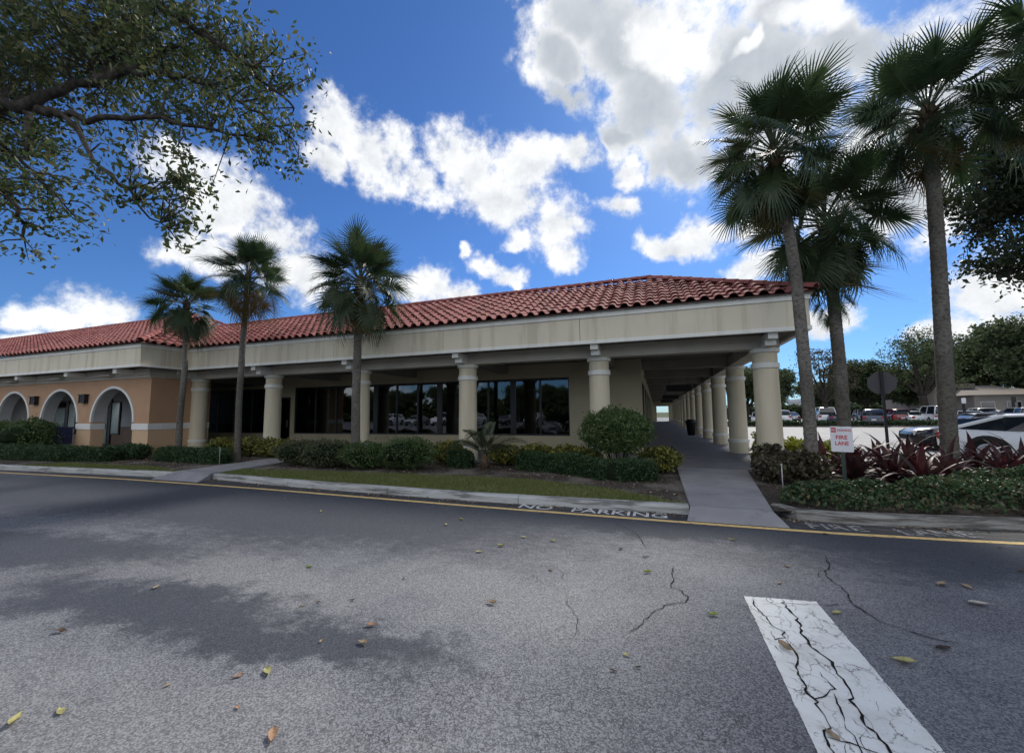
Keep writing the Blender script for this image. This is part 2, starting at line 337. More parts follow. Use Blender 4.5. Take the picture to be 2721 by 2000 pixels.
def web(nt):
    P = nt.pos(); vo = nt.node('ShaderNodeTexVoronoi', feature='DISTANCE_TO_EDGE'); nt.put(vo.inputs['Vector'], nt.v('ADD', nt.mapping(P, scale=(1, .62, 1)), nt.v('SCALE', nt.noise(P, 9, 5, .7, color=True), scale=.12))); vo.inputs['Scale'].default_value = 8
    return nt.m('MULTIPLY', nt.step(vo.outputs['Distance'], .035, .008), nt.step(nt.noise(P, 3, 3, .6), .40, .58, .0, .75))
M['wpaint'] = mat('white_road_paint', None, .7, .3, fn=lambda nt: nt.mix(web(nt), nt.mix(nt.step(nt.noise(nt.pos(), 38, 7, .85), .58, .66, 0, .8), nt.mix(nt.step(nt.noise(nt.pos(), 4, 5, .6), .4, .7), (.70, .715, .70), (.58, .585, .56)), (.15, .135, .13)), (.06, .05, .05)), bump=(fine(150), .3, .004))
M['lpaint'] = mat('stencil_paint', None, .75, .3, fn=worn((.66, .66, .64), (.12, .118, .115), .54, .68, 22))
M['lpaint2'] = mat('faded_stencil_paint', None, .75, .3, fn=worn((.40, .40, .38), (.075, .072, .07), .46, .58, 16))
M['crack'] = mat('crack_dark', (.02, .018, .018), .95, .1)
M['trunk'] = mat('palm_trunk', None, .9, .2, fn=lambda nt: nt.mix(nt.step(nt.noise(nt.mapping(nt.pos(), scale=(1.2, 1.2, 1.8)), 13, 6, .76), .34, .56), (.06, .052, .045), nt.mix(nt.step(nt.noise(nt.pos(), 1.1, 3, .5), .4, .6), (.20, .182, .16), (.135, .125, .105))), bump=(lambda nt: nt.noise(nt.mapping(nt.pos(), scale=(1, 1, 2.2)), 16, 5, .7), .8, .025))
M['boot'] = mat('palm_boot_fibre', None, .95, .1, fn=mottled((.05, .036, .024), (.13, .095, .06), 14.))
def frond_fn(a, b, c): return lambda nt: nt.mix(nt.node('ShaderNodeObjectInfo').outputs['Random'], nt.mix(nt.island(), a, b), nt.mix(nt.island(), b, c))
M['frond'] = mat('palm_frond', None, .45, .5, fn=frond_fn((.026, .052, .022), (.042, .076, .03), (.075, .105, .038)), trans=.28)
M['frond_old'] = mat('old_palm_frond', None, .7, .2, fn=frond_fn((.10, .085, .03), (.16, .12, .05), (.14, .085, .03)), trans=.25)
M['petiole'] = mat('palm_petiole', (.055, .07, .03), .6)
M['bark'] = mat('oak_bark', None, .95, .1, fn=mottled((.035, .03, .026), (.085, .075, .065), 9., stretch=(1, 1, .4)), bump=(fine(20), .9, .03))
M['oak'] = mat('oak_leaf', None, .5, .4, fn=leafy((.032, .056, .022), (.058, .09, .034), (.09, .12, .04), (.14, .135, .048)), trans=.42)
M['oak_dark'] = mat('dark_oak_leaf', None, .5, .4, fn=leafy((.02, .034, .016), (.036, .055, .024), (.06, .08, .032)), trans=.25)
M['far_leaf'] = mat('far_tree_leaf', None, .7, .2, fn=leafy((.042, .064, .03), (.072, .10, .045), (.115, .14, .062)), trans=.3)
M['bare_leaf'] = mat('sparse_tree_leaf', None, .7, .2, fn=leafy((.06, .055, .035), (.10, .085, .05)), trans=.2)
M['hedge'] = mat('dark_hedge_leaf', None, .45, .4, fn=leafy((.022, .05, .018), (.04, .08, .028), (.065, .115, .04)), trans=.15)
M['shrub'] = mat('mid_green_leaf', None, .45, .45, fn=leafy((.03, .066, .018), (.058, .11, .028), (.10, .16, .045), (.13, .15, .06)), trans=.22)
M['olive'] = mat('grey_olive_leaf', None, .55, .35, fn=leafy((.04, .055, .024), (.075, .09, .036), (.13, .13, .07)), trans=.15)
M['varieg'] = mat('variegated_leaf', None, .5, .4, fn=leafy((.035, .055, .018), (.07, .09, .022), (.14, .15, .03), (.30, .28, .05), (.48, .43, .12)), trans=.25)
M['bright'] = mat('yellow_green_leaf', None, .5, .4, fn=leafy((.16, .22, .02), (.30, .34, .03), (.40, .38, .05)), trans=.3)
M['redshrub'] = mat('bronze_leaf', None, .5, .4, fn=leafy((.035, .03, .022), (.08, .055, .04), (.07, .08, .032), (.16, .12, .08)), trans=.2)
M['cover'] = mat('glossy_groundcover_leaf', None, .5, .35, fn=leafy((.016, .044, .016), (.028, .068, .024), (.045, .09, .033), (.085, .12, .05), (.13, .10, .05)), trans=.15)
M['maroon'] = mat('maroon_strap_leaf', None, .5, .35, fn=lambda nt: nt.mix(nt.node('ShaderNodeObjectInfo').outputs['Random'], (.03, .014, .017), nt.mix(nt.step(nt.noise(nt.pos(), 4, 3, .5), .4, .65), (.08, .014, .02), (.05, .032, .028))), trans=.25)
M['twig'] = mat('shrub_twigs', (.045, .036, .026), .95, .1)
M['core'] = mat('shrub_dark_core', (.012, .02, .010), .95, .05)  # for the dark solid core added inside shrubs to block see-through
M['sago'] = mat('cycad_leaflet', None, .5, .4, fn=leafy((.022, .036, .018), (.04, .058, .024), (.09, .09, .042)), trans=.15)
M['sign'] = mat('sign_white', (.72, .72, .74), .4, .5)
M['red'] = mat('sign_red', (.55, .02, .035), .45, .4)
M['post'] = mat('green_sign_post', (.035, .055, .042), .5, .4)
M['alu'] = mat('sign_back_aluminium', (.085, .083, .09), .6, .3)
M['blue'] = mat('blue_plastic', (.008, .014, .06), .45, .4)
M['blue2'] = mat('blue_tarp', None, .6, .3, fn=mottled((.008, .013, .05), (.014, .024, .085), 6.))
M['tyre'] = mat('tyre', (.012, .012, .012), .85, .2)
M['rim'] = mat('alloy_rim', (.40, .40, .42), .35, .5, metal=.8)
M['carglass'] = mat('car_glass', (.012, .016, .024), .06, .8)
M['lamp_red'] = mat('tail_lamp', (.35, .012, .012), .25, .5)
M['lamp_clear'] = mat('head_lamp', (.55, .57, .6), .15, .6)
M['plate'] = mat('number_plate', (.6, .6, .58), .5)
for k_, c_ in dict(paint_white=(.78, .79, .80), paint_grey=(.14, .15, .165), paint_black=(.006, .0065, .008), paint_red=(.22, .018, .024), paint_silver=(.42, .44, .46), paint_blue=(.03, .05, .11)).items():
    M[k_] = mat(k_, c_, .22, .6, metal=.5 if k_ in ('paint_silver', 'paint_grey') else 0)
    b_ = M[k_].node_tree.nodes['Principled BSDF']; b_.inputs['Coat Weight'].default_value = .6; b_.inputs['Coat Roughness'].default_value = .05
M['pole'] = mat('light_pole', (.10, .08, .07), .5)
M['pale_wall'] = mat('pale_store_wall', (.60, .60, .60), .8)
M['beige_wall'] = mat('beige_store_wall', None, .85, fn=mottled((.42, .37, .32), (.36, .32, .28), .4))
M['beige_roof'] = mat('brown_shingle', (.23, .20, .175), .9)
for k_, c_ in dict(leaf_y=(.42, .39, .17), leaf_o=(.42, .25, .15), leaf_t=(.36, .27, .17), leaf_b=(.14, .09, .06), leaf_k=(.05, .035, .03), leaf_g=(.24, .32, .05), leaf_w=(.46, .43, .38)).items():
    M[k_] = mat('fallen_' + k_, None, .7, .3, fn=mottled(c_, tuple(x * .6 for x in c_), 40.), trans=.1)

# ---------------------------------------------------------------- ground, road, kerbs
struct(sheet('ground', [(-3000, -3000), (3000, -3000), (3000, 3000), (-3000, 3000)], -.05, M['ground']))
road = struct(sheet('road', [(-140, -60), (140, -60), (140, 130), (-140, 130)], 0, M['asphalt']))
struct(sheet('parking_lot', [(3.2, 13.6), (14, 8.6), (140, 30), (140, 128), (3.2, 128)], .004, M['lot']))
KL = [(-48, 6.3), (-30, 6.45), (-18.65, 6.72), (-15, 6.95), (-11.84, 7.12)]
KM = [(-10.48, 7.24), (-8.5, 7.05), (-6.75, 6.94), (-3.2, 6.79), (.425, 6.86)]
KR = [(1.60, 7.42), (1.66, 7.1), (1.86, 6.95), (2.6, 6.93), (4.4, 7.2), (8, 8.0), (14, 9.6)]
def arc(P):
    L = [0]
    for a, b in zip(P, P[1:]): L.append(L[-1] + math.dist(a, b))
    return L
def along(P, s):
    L = arc(P); s = min(max(s, 0), L[-1])
    for i in range(len(P) - 1):
        if s <= L[i + 1] + 1e-9:
            t = (s - L[i]) / (L[i + 1] - L[i]); return Vector(P[i]).lerp(Vector(P[i + 1]), t)
def kerb_line(P, parent, seg=3.05, w=.17, h=.128, mk='kerb'):
    tot = arc(P)[-1]; n = max(1, round(tot / seg)); st = tot / n
    for k in range(n):
        s0, s1 = k * st + .006, (k + 1) * st - .006; m = MB(); q = 7; rings = []
        for i in range(q):
            s = s0 + (s1 - s0) * i / (q - 1); p = along(P, s); tdir = (along(P, s + .05) - along(P, s - .05)).normalized(); nn = Vector((-tdir.y, tdir.x))
            prof = [(0, 0), (.012, h - .03), (.035, h), (w, h + .004), (w, 0)]
            n0 = len(m.v); m.v += [(p.x + nn.x * a, p.y + nn.y * a, z) for a, z in prof]; rings.append(n0)
        for a, b in zip(rings, rings[1:]): m.f += [(a + j, b + j, b + j + 1, a + j + 1) for j in range(4)]
        m.f.append(tuple(rings[0] + j for j in range(5))); m.f.append(tuple(rings[-1] + j for j in range(5))[::-1])
        m.build('kerb_stone', M[mk], parent)
for nm, P in (('kerb', KL), ('kerb', KM), ('kerb', KR)):
    e = bpy.data.objects.new(nm, None); COL.objects.link(e); struct(e); kerb_line(P, e, mk='kerb_dirty' if P is KR else 'kerb')
def off(P, d): return [(x, y + d) for x, y in P]
struct(sheet('planting_bed', off(KL, .12) + off(KM, .12) + [(.45, 7.3), (.5, 11.3), (-48, 11.3)], .105, M['soil']))
struct(sheet('planting_bed', [(1.52, 6.95)] + [(x + (.1 if i < 2 else 0), y + .12) for i, (x, y) in enumerate(KR) if i > 1] + [(9.5, 13.5), (3.1, 14.3), (2.3, 13.2), (1.95, 11.25)], .105, M['soil']))
e = bpy.data.objects.new('kerb', None); COL.objects.link(e); struct(e); kerb_line([(9.4, 13.6), (3.1, 14.42)], e)
# concrete walk with its slabs, the ramp at the road and the left path
def slab_path(name, left, right, z, n, parent=None, gap=.02):
    e = bpy.data.objects.new(name, None); COL.objects.link(e); struct(e)
    for k in range(n):
        a, b = k / n, (k + 1) / n
        l0, l1 = Vector(left[0]).lerp(Vector(left[1]), a), Vector(left[0]).lerp(Vector(left[1]), b); r0, r1 = Vector(right[0]).lerp(Vector(right[1]), a), Vector(right[0]).lerp(Vector(right[1]), b)
        g = (l1 - l0).normalized() * gap / 2
        MB().prism([tuple(l0 + g), tuple(r0 + g), tuple(r1 - g), tuple(l1 - g)], .02, z).build('slab', M['path'], e)
    return e
slab_path('walkway', [(.43, 6.75), (.45, 11.3)], [(1.5, 6.75), (2.02, 11.3)], .15, 4)
def ramp(a, b, c, d, z):                     # a, b on the road, c, d at the walk
    m = MB(); m.v = [(*a, .006), (*b, .006), (*c, z), (*d, z), (*c, .002), (*d, .002)]; m.f = [(0, 1, 2, 3), (1, 4, 2), (0, 3, 5), (3, 2, 4, 5), (0, 5, 4, 1)]; struct(m.build('kerb_ramp', M['path']))
ramp((.36, 6.45), (1.62, 6.45), (1.50, 6.748), (.43, 6.748), .15)
slab_path('side_path', [(-11.83, 7.25), (-12.35, 11.3)], [(-10.5, 7.25), (-11.0, 11.3)], .15, 3)
ramp((-12.0, 6.78), (-10.3, 6.78), (-10.5, 7.248), (-11.83, 7.248), .15)
# road markings
def ribbon(P, w, z, mat_, name, n=60):
    m = MB(); tot = arc(P)[-1]; pr = None
    for i in range(n + 1):
        s = tot * i / n; p = along(P, s); t = (along(P, s + .05) - along(P, s - .05)).normalized(); nn = Vector((-t.y, t.x)) * w / 2
        a, b = (p.x - nn.x, p.y - nn.y, z), (p.x + nn.x, p.y + nn.y, z)
        if pr: m.quad(pr[0], a, b, pr[1])
        pr = (a, b)
    return m.build(name, mat_, road)
ribbon([(-48, 5.9), (-30, 6.05), (-17.87, 6.38), (-12.6, 6.62), (-8, 6.6), (-3, 6.42), (.1, 6.37), (2, 6.36), (3.92, 6.5), (8, 7.1), (20, 9.8)], .105, .004, M['yellow'], 'yellow_line')
def ragged(a, b, amp, step=.018):
    a, b = Vector(a), Vector(b); n = int((b - a).length / step); nn = Vector((-(b - a).y, (b - a).x)).normalized(); k = 0.; out = []
    for i in range(n):
        k = k * .6 + random.gauss(0, amp); out.append(tuple(a.lerp(b, i / n) + nn * (k + (random.uniform(.004, .012) if random.random() < .03 else 0))))
    return out
sheet('painted_bar', [(.625, -1.5), (1.18, -1.5)] + ragged((1.18, .8), (1.172, 4.09), .0012) + ragged((1.172, 4.09), (.638, 4.02), .0015) + ragged((.638, 4.02), (.627, .8), .0012), .004, M['wpaint'], road)
def text_mesh(txt, size, mat_, name, sx=1., extr=0., bold=.0):
    cu = bpy.data.curves.new('txt', 'FONT'); cu.body = txt; cu.size = size; cu.align_x = 'LEFT'; cu.extrude = extr; cu.offset = bold; cu.resolution_u = 3
    o = bpy.data.objects.new('txt', cu); COL.objects.link(o); bpy.context.view_layer.update()
    me = bpy.data.meshes.new_from_object(o.evaluated_get(bpy.context.evaluated_depsgraph_get())); bpy.data.objects.remove(o)
    xs = [v.co.x for v in me.vertices]; ys = [v.co.y for v in me.vertices]; x0, x1, y0, y1 = min(xs), max(xs), min(ys), max(ys)
    for v in me.vertices: v.co.x = (v.co.x - x0) / (x1 - x0) - .5; v.co.y = (v.co.y - y0) / (y1 - y0) - .5
    me.materials.clear(); me.materials.append(mat_); me.name = name; return me
def road_word(txt, x0, x1, y0, y1, tilt, mt):
    o = link('painted_word', text_mesh(txt, 1, mt, 'painted_word', bold=.012), road, ((x0 + x1) / 2, (y0 + y1) / 2, .005)); o.scale = (x1 - x0, y1 - y0, 1); o.rotation_euler.z = tilt
road_word('NO', -2.22, -1.66, 6.54, 6.80, 0, M['lpaint']); road_word('PARKING', -1.33, .10, 6.52, 6.80, .0, M['lpaint'])
road_word('FIRE', 1.88, 2.52, 6.55, 6.82, .03, M['lpaint2']); road_word('LANE', 2.86, 3.66, 6.60, 6.88, .16, M['lpaint2'])
CR = [([(0.692, 3.992), (0.694, 3.812), (0.723, 3.639), (0.732, 3.541), (0.777, 3.492), (0.779, 3.386), (0.7, 3.341), (0.707, 3.452)], .012),
 ([(0.919, 4.042), (0.922, 3.823), (0.93, 3.65), (0.912, 3.572), (0.905, 3.434), (0.902, 3.309), (0.93, 3.246), (0.967, 3.163), (0.946, 3.031), (0.956, 2.942), (0.948, 2.843), (0.918, 2.793), (0.932, 2.731), (0.912, 2.6), (0.94, 2.561), (0.943, 2.447), (.95, 2.2), (.93, 1.9)], .019),
 ([(0.772, 3.358), (0.784, 3.156), (0.729, 2.958), (0.739, 2.847), (0.735, 2.702), (0.75, 2.615), (0.747, 2.528), (0.698, 2.456), (0.695, 2.401), (0.701, 2.366), (.73, 2.1), (.72, 1.8)], .015),
 ([(0.739, 3.569), (0.841, 3.577), (0.909, 3.578)], .006), ([(0.86, 3.026), (0.87, 2.947), (0.884, 2.874), (0.806, 2.786), (0.748, 2.746), (0.734, 2.772)], .012),
 ([(0.861, 2.835), (0.845, 2.739), (0.839, 2.663), (0.826, 2.597)], .015), ([(0.698, 2.456), (0.763, 2.447), (0.818, 2.443), (0.845, 2.43), (.94, 2.40)], .012),
 ([(0.736, 3.891), (0.889, 3.955), (1.089, 4.007), (1.397, 4.095)], .006),
 ([(1.658, 5.383), (1.585, 5.061), (1.54, 4.943), (1.476, 4.857), (1.447, 4.722), (1.465, 4.525), (1.472, 4.369), (1.43, 4.141), (1.455, 3.999), (1.518, 3.826), (1.611, 3.751), (1.713, 3.686), (1.878, 3.663)], .009),
 ([(0.101, 4.583), (0.094, 4.224), (0.066, 4.016), (0.154, 3.965), (0.194, 3.829), (0.164, 3.735), (0.027, 3.659), (-0.076, 3.496), (-0.145, 3.352), (-0.184, 3.21), (-0.263, 3.114)], .008),
 ([(0.169, 3.728), (0.282, 3.677)], .005), ([(-0.616, 6.083), (-0.553, 5.942), (-0.346, 5.721), (-0.243, 5.42), (-0.162, 5.03)], .006),
 ([(0.822, 2.587), (0.833, 2.509), (0.822, 2.407), (.84, 2.2)], .008), ([(0.171, 3.159), (0.291, 3.142)], .004), ([(0.926, 2.729), (0.938, 2.678), (0.936, 2.576)], .006),
 ([(.64, 2.95), (.70, 2.9), (.735, 2.85)], .005), ([(1.17, 3.55), (1.07, 3.53), (.98, 3.56), (.93, 3.6)], .004)]
rc = random.Random(3)
for i in range(46):                          # short side cracks on and beside the bar
    x_, y_ = rc.uniform(.64, 1.17), rc.uniform(1.9, 3.9); a_ = rc.choice([0, 90, 90, 45, 135]) + rc.gauss(0, 18); L_ = rc.uniform(.04, .22)
    if x_ > 1.0: L_ *= .5
    CR.append(([(x_, y_), (x_ + math.cos(R(a_)) * L_ * .5 + rc.gauss(0, .02), y_ + math.sin(R(a_)) * L_ * .5), (x_ + math.cos(R(a_)) * L_, y_ + math.sin(R(a_)) * L_ + rc.gauss(0, .03))], rc.uniform(.003, .007)))
for i in range(11):                          # hairlines in the asphalt round it
    x_, y_ = rc.choice([rc.uniform(-1.2, .6), rc.uniform(1.2, 2.6)]), rc.uniform(2.2, 5.6); a_ = rc.uniform(0, 180); P_ = [(x_, y_)]
    for k in range(rc.randint(3, 6)): a_ += rc.gauss(0, 24); x_ += math.cos(R(a_)) * .09; y_ += math.sin(R(a_)) * .12; P_.append((x_, y_))
    CR.append((P_, rc.uniform(.0018, .0035)))
for P, w in CR:
    Q = [Vector(P[0])]
    for a, b in zip(P, P[1:]):
        a, b = Vector(a), Vector(b); n = max(2, int((b - a).length / .035))
        for i in range(1, n + 1):
            q = a.lerp(b, i / n)
            if i < n: q += Vector((random.gauss(0, .007), random.gauss(0, .007)))
            Q.append(q)
    m = MB(); pr = None
    for i, p in enumerate(Q):
        t = (Q[min(i + 1, len(Q) - 1)] - Q[max(i - 1, 0)]).normalized(); e_ = min(1, .25 + min(i, len(Q) - 1 - i) / 4)
        nn = Vector((-t.y, t.x)) * w * (.33 if abs(p.x - .9) < .3 and p.y < 4.1 else .5) * e_ * random.uniform(.35, 1.6); a, b = (p.x - nn.x, p.y - nn.y, .007), (p.x + nn.x, p.y + nn.y, .007)
        if pr: m.quad(pr[0], a, b, pr[1])
        pr = (a, b)
    m.build('crack', M['crack'], road)

# lawn strips
LT = [(-10.6, 8.2), (-7.68, 8.4), (-4.63, 8.68), (-2.74, 8.6), (-1.03, 8.05), (-.07, 7.4), (.36, 7.08)]
lawn_m = [(x, y + .165) for x, y in KM] + LT[::-1]
lawn_l = [(x, y + .165) for x, y in KL[2:]] + [(-12.0, 7.4), (-13.57, 7.85), (-17.6, 7.75)]
for P in (lawn_m, lawn_l): struct(sheet('lawn', P, .115, M['turf']))
def inside(P, x, y):
    c = np.zeros(len(x), bool); j = len(P) - 1
    for i in range(len(P)):
        (xi, yi), (xj, yj) = P[i], P[j]
        c ^= ((yi > y) != (yj > y)) & (x < (xj - xi) * (y - yi) / (yj - yi + 1e-12) + xi); j = i
    return c
def blades(P, n, h, z):
    xs = [p[0] for p in P]; ys = [p[1] for p in P]; x = rng.uniform(min(xs), max(xs), n); y = rng.uniform(min(ys), max(ys), n); k = inside(P, x, y)
    k &= rng.random(n) < .62 + .45 * np.sin(x * 2.3 + 1.4 * np.sin(y * 3)) * np.sin(y * 4.1 + x)
    x, y = x[k], y[k]; n = len(x); a = rng.uniform(0, 6.28, n); hh = h * rng.uniform(.4, 1.2, n); w = .006
    b = np.stack([x, y, np.full(n, z)], 1); s = np.stack([np.cos(a), np.sin(a), np.zeros(n)], 1) * w; t = np.stack([rng.normal(0, .018, n), rng.normal(0, .018, n), hh], 1)
    V = np.stack([b - s, b + s, b + t], 1).reshape(-1, 3); return V
for P, n, lab in ((lawn_m, 90000, 'short patchy green and tan lawn grass behind the kerb'), (lawn_l, 22000, 'short lawn grass behind the left kerb')):
    V = blades(P, n, .055, .114); tag(link('lawn_grass', np_mesh('lawn_grass', V, np.arange(len(V)).reshape(-1, 3), M['grass'])), lab, 'grass', kind='stuff')
# leaf litter in the beds
n = 5200; x = rng.uniform(-18, 9, n); y = rng.uniform(7.1, 11.2, n); k = ~inside(lawn_m, x, y) & ~inside(lawn_l, x, y) & ~((x > .35) & (x < 2.0)) & ~((x > -12.4) & (x < -10.4)) & (y > 7.05 + np.maximum(0, x - 1.6) * .2)
Cn = np.stack([x[k], y[k], np.full(k.sum(), .118)], 1); M['litter'] = mat('leaf_litter', None, .9, .1, fn=leafy((.10, .07, .045), (.22, .16, .10), (.34, .28, .2), (.07, .05, .035)))
a = rng.normal(size=(len(Cn), 3)); a[:, 2] *= .12
me = leaf_mesh('leaf_litter', Cn, .05, .028, M['litter'], axis=a, bias=.93)
tag(link('leaf_litter', me), 'dry brown leaf litter scattered over the mulch beds', 'leaf litter', kind='stuff')

n = 900; gx = rng.uniform(-13, 6, n); gx = np.where(rng.random(n) < .6, np.round(gx / 1.7) * 1.7 + rng.normal(0, .22, n), gx)
ky = np.interp(gx, [p[0] for p in KM] + [1.66, 2.6, 4.4, 8], [p[1] for p in KM] + [7.0, 6.93, 7.2, 8.0]) - np.abs(rng.normal(0, .09, n)) - .02; k = ~((gx > .35) & (gx < 1.6)) & ~((gx > -12) & (gx < -10.4))
a = rng.normal(size=(k.sum(), 3)); a[:, 2] *= .1
tag(link('gutter_litter', leaf_mesh('gutter_litter', np.stack([gx[k], ky[k], np.full(k.sum(), .012)], 1), .035, .018, M['litter'], axis=a, bias=.93)), 'small dry leaf litter gathered in the gutter along the kerb', 'leaf litter', kind='stuff')

# ---------------------------------------------------------------- main building with colonnade
YC, X0, D = 11.70, 2.634, 4.1145
YF, XF = 10.70, 3.35                       # fascia planes
B = thing('arcade_building', 'long low tan stucco building with round columns, wide fascia and red barrel tile roof', 'building', (-8, 12, 0))
BO = Vector((-8, 12, 0))
class PB(MB):                               # builds in world coordinates under a parent thing
    def build(s, name, mat_, parent=None, smooth=False, org=None):
        o_ = BO if org is None else org
        s.v = [(x - o_.x, y - o_.y, z - o_.z) for x, y, z in s.v]; return MB.build(s, name, mat_, parent, smooth)
# floor slabs under the arcade (setting)
e = bpy.data.objects.new('arcade_floor', None); COL.objects.link(e); struct(e)
for i in range(5):
    x1 = -.46 - i * D + .0; MB().prism([(x1 - D + .008, 11.31), (x1, 11.31), (x1, 14.98), (x1 - D + .008, 14.98)], .02, .15).build('slab', M['floor'], e)
MB().prism([(-36, 10.42), (-21.05, 10.42), (-21.05, 14.98), (-36, 14.98)], .02, .148).build('slab', M['floor'], e)
for j in range(15):
    y0 = 11.31 + j * D; MB().prism([(-.452, y0), (3.0, y0), (3.0, y0 + D - .01), (-.452, y0 + D - .01)], .02, .152).build('slab', M['floor'], e)
# columns
def column_meshes():
    sh = MB().lathe([(.305, .15), (.305, .53), (.288, .56), (.286, 1.2), (.28, 2.2), (.276, 3.04)], 32).mesh('column', M['column'], True)
    band = MB().lathe([(.28, 2.60), (.312, 2.615), (.316, 2.68), (.312, 2.735), (.28, 2.75)], 32, cap=False).mesh('band', M['trim'], True)
    base = MB().lathe([(.29, .50), (.322, .515), (.326, .57), (.318, .615), (.285, .63)], 32, cap=False).mesh('band', M['trim'], True)
    cap = MB().lathe([(.276, 2.99), (.325, 3.005), (.335, 3.05), (.335, 3.098), (.276, 3.10)], 32).mesh('cap', M['trim'], True)
    return sh, band, base, cap
CMS = column_meshes()
for me_ in CMS: me_.set_sharp_from_angle(angle=R(40))
CPOS = [(X0 - i * D, YC) for i in range(6)] + [(X0, YC + j * D) for j in range(1, 14)]
for (x, y) in CPOS:
    c = link('column', CMS[0], B, (x - BO.x, y - BO.y, 0))
    for q, nm in zip(CMS[1:], ('band', 'band', 'cap')): link(nm, q, c)
YE = YC + 14 * D
# beams, brackets, ceiling
PB().box(-18.3, 2.93, YC - .2, YC + .2, 3.10, 3.44).build('beam', M['beam'], B)
PB().box(X0 - .2, X0 + .2, YC + .203, YE, 3.102, 3.44).build('beam', M['beam'], B)
for i in range(6):
    x = X0 - i * D
    PB().box(x - .10, x + .10, 10.80, YC - .203, 3.23, 3.385).build('bracket', M['trim'], B)
    PB().box(x - .115, x + .115, 11.02, YC - .204, 3.105, 3.227).build('bracket', M['trim'], B)
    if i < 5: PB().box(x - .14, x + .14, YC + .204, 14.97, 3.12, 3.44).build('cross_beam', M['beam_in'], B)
for j in range(1, 14):
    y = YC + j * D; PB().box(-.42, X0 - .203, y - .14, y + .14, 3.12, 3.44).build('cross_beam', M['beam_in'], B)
    PB().box(X0 + .204, XF - .1, y - .1, y + .1, 3.24, 3.385).build('bracket', M['trim'], B)
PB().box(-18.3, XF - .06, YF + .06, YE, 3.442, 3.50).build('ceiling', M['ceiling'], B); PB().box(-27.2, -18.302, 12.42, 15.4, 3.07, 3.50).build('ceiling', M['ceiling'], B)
for x in (-3.6, -7.7, -11.9, .6): PB().box(x - .32, x + .32, YF + .25, YF + .42, 3.432, 3.448).build('soffit_vent', M['vent'], B)
# fascia panels with joints, trims above and below
xs = [XF] + [X0 - .35 - i * D for i in range(1, 5)] + [-17.22]
for a, b in zip(xs, xs[1:]): PB().box(b + .006, a - .006 if a != XF else a, YF, YF + .1, 3.46, 4.06).build('fascia_panel', M['fascia'], B)
for j in range(14):
    y0 = YF + .102 + j * D; PB().box(XF - .1, XF, y0 + .006, y0 + D - .006, 3.46, 4.06).build('fascia_panel', M['fascia'], B)
PB().box(-17.22, XF + .022, YF - .022, YF + .1, 3.365, 3.458).build('fascia_trim', M['trim'], B); PB().box(XF - .1, XF + .022, YF + .102, YE, 3.366, 3.458).build('fascia_trim', M['trim'], B)
for z0, z1, o_ in ((4.062, 4.17, .03), (4.172, 4.215, .07)):
    PB().box(-17.18 + o_, XF + o_, YF - o_, YF + .1, z0, z1).build('gutter', M['trim'], B); PB().box(XF - .1, XF + o_, YF + .102, YE, z0, z1 - .001).build('gutter', M['trim'], B)

# window wall at the back of the arcade
YW = 15.0; SILL, HEAD = .71, 2.90
w = PB()
WX = [-3.02, -16.35]; 
w.box(-3.02, -.44, YW, YW + .2, .15, 3.44); w.box(-16.35, -3.022, YW, YW + .2, .15, SILL); w.box(-16.35, -3.022, YW, YW + .2, HEAD, 3.44)
w.box(-16.6, -16.352, YW, YW + .2, .15, 3.44); w.box(-17.75, -16.602, YW, YW + .2, 2.45, 3.44); w.box(-18.05, -17.752, YW, YW + .2, .15, 3.44)
w.box(-27, -18.052, YW, YW + .2, .15, SILL); w.box(-27, -18.052, YW, YW + .2, HEAD, 3.44)
w.build('wall', M['wall'], B)
def window(x0, x1, muls, wide=()):
    cxm = (x0 + x1) / 2
    fr = PB(); fr.box(x0 + .002, x1 - .002, YW + .03, YW + .12, SILL + .002, SILL + .06); fr.box(x0 + .002, x1 - .002, YW + .03, YW + .12, HEAD - .07, HEAD - .002)
    o = fr.build('window', M['frame'], B)
    edges = [x0 + .002] + sorted(muls) + [x1 - .002]
    for q in edges:
        hw = .11 if q in wide else .032
        a, b = max(x0 + .002, q - hw), min(x1 - .002, q + hw)
        PB().box(a, b, YW + .025, YW + .13, SILL + .062, HEAD - .072).build('mullion', M['frame'], o)
    for a, b in zip(edges, edges[1:]):
        PB().box(a + .02, b - .02, YW + .07, YW + .076, SILL + .05, HEAD - .06).build('pane', M['glass'], o)
    return o
window(-16.35, -3.022, [-4.15, -5.25, -6.3, -7.35, -8.5, -9.55, -10.6, -11.7, -12.8, -13.9, -15.1], wide=(-5.25, -8.5, -11.7))
window(-27, -18.052, [-19.2, -20.4, -21.6, -22.8, -24.0], wide=(-20.4,))
dr = PB(); dr.box(-17.748, -17.66, YW + .03, YW + .12, .152, 2.448); dr.box(-16.69, -16.604, YW + .03, YW + .12, .152, 2.448); dr.box(-17.66, -16.69, YW + .03, YW + .12, 2.36, 2.448); dr.box(-17.66, -16.69, YW + .03, YW + .12, .152, .3)
d_ = dr.build('door', M['frame'], B); PB().box(-17.66, -16.69, YW + .07, YW + .078, .3, 2.36).build('pane', M['glass'], d_); PB().box(-16.80, -16.775, YW - .03, YW + .03, 1.0, 1.35).build('handle', M['rim'], d_)
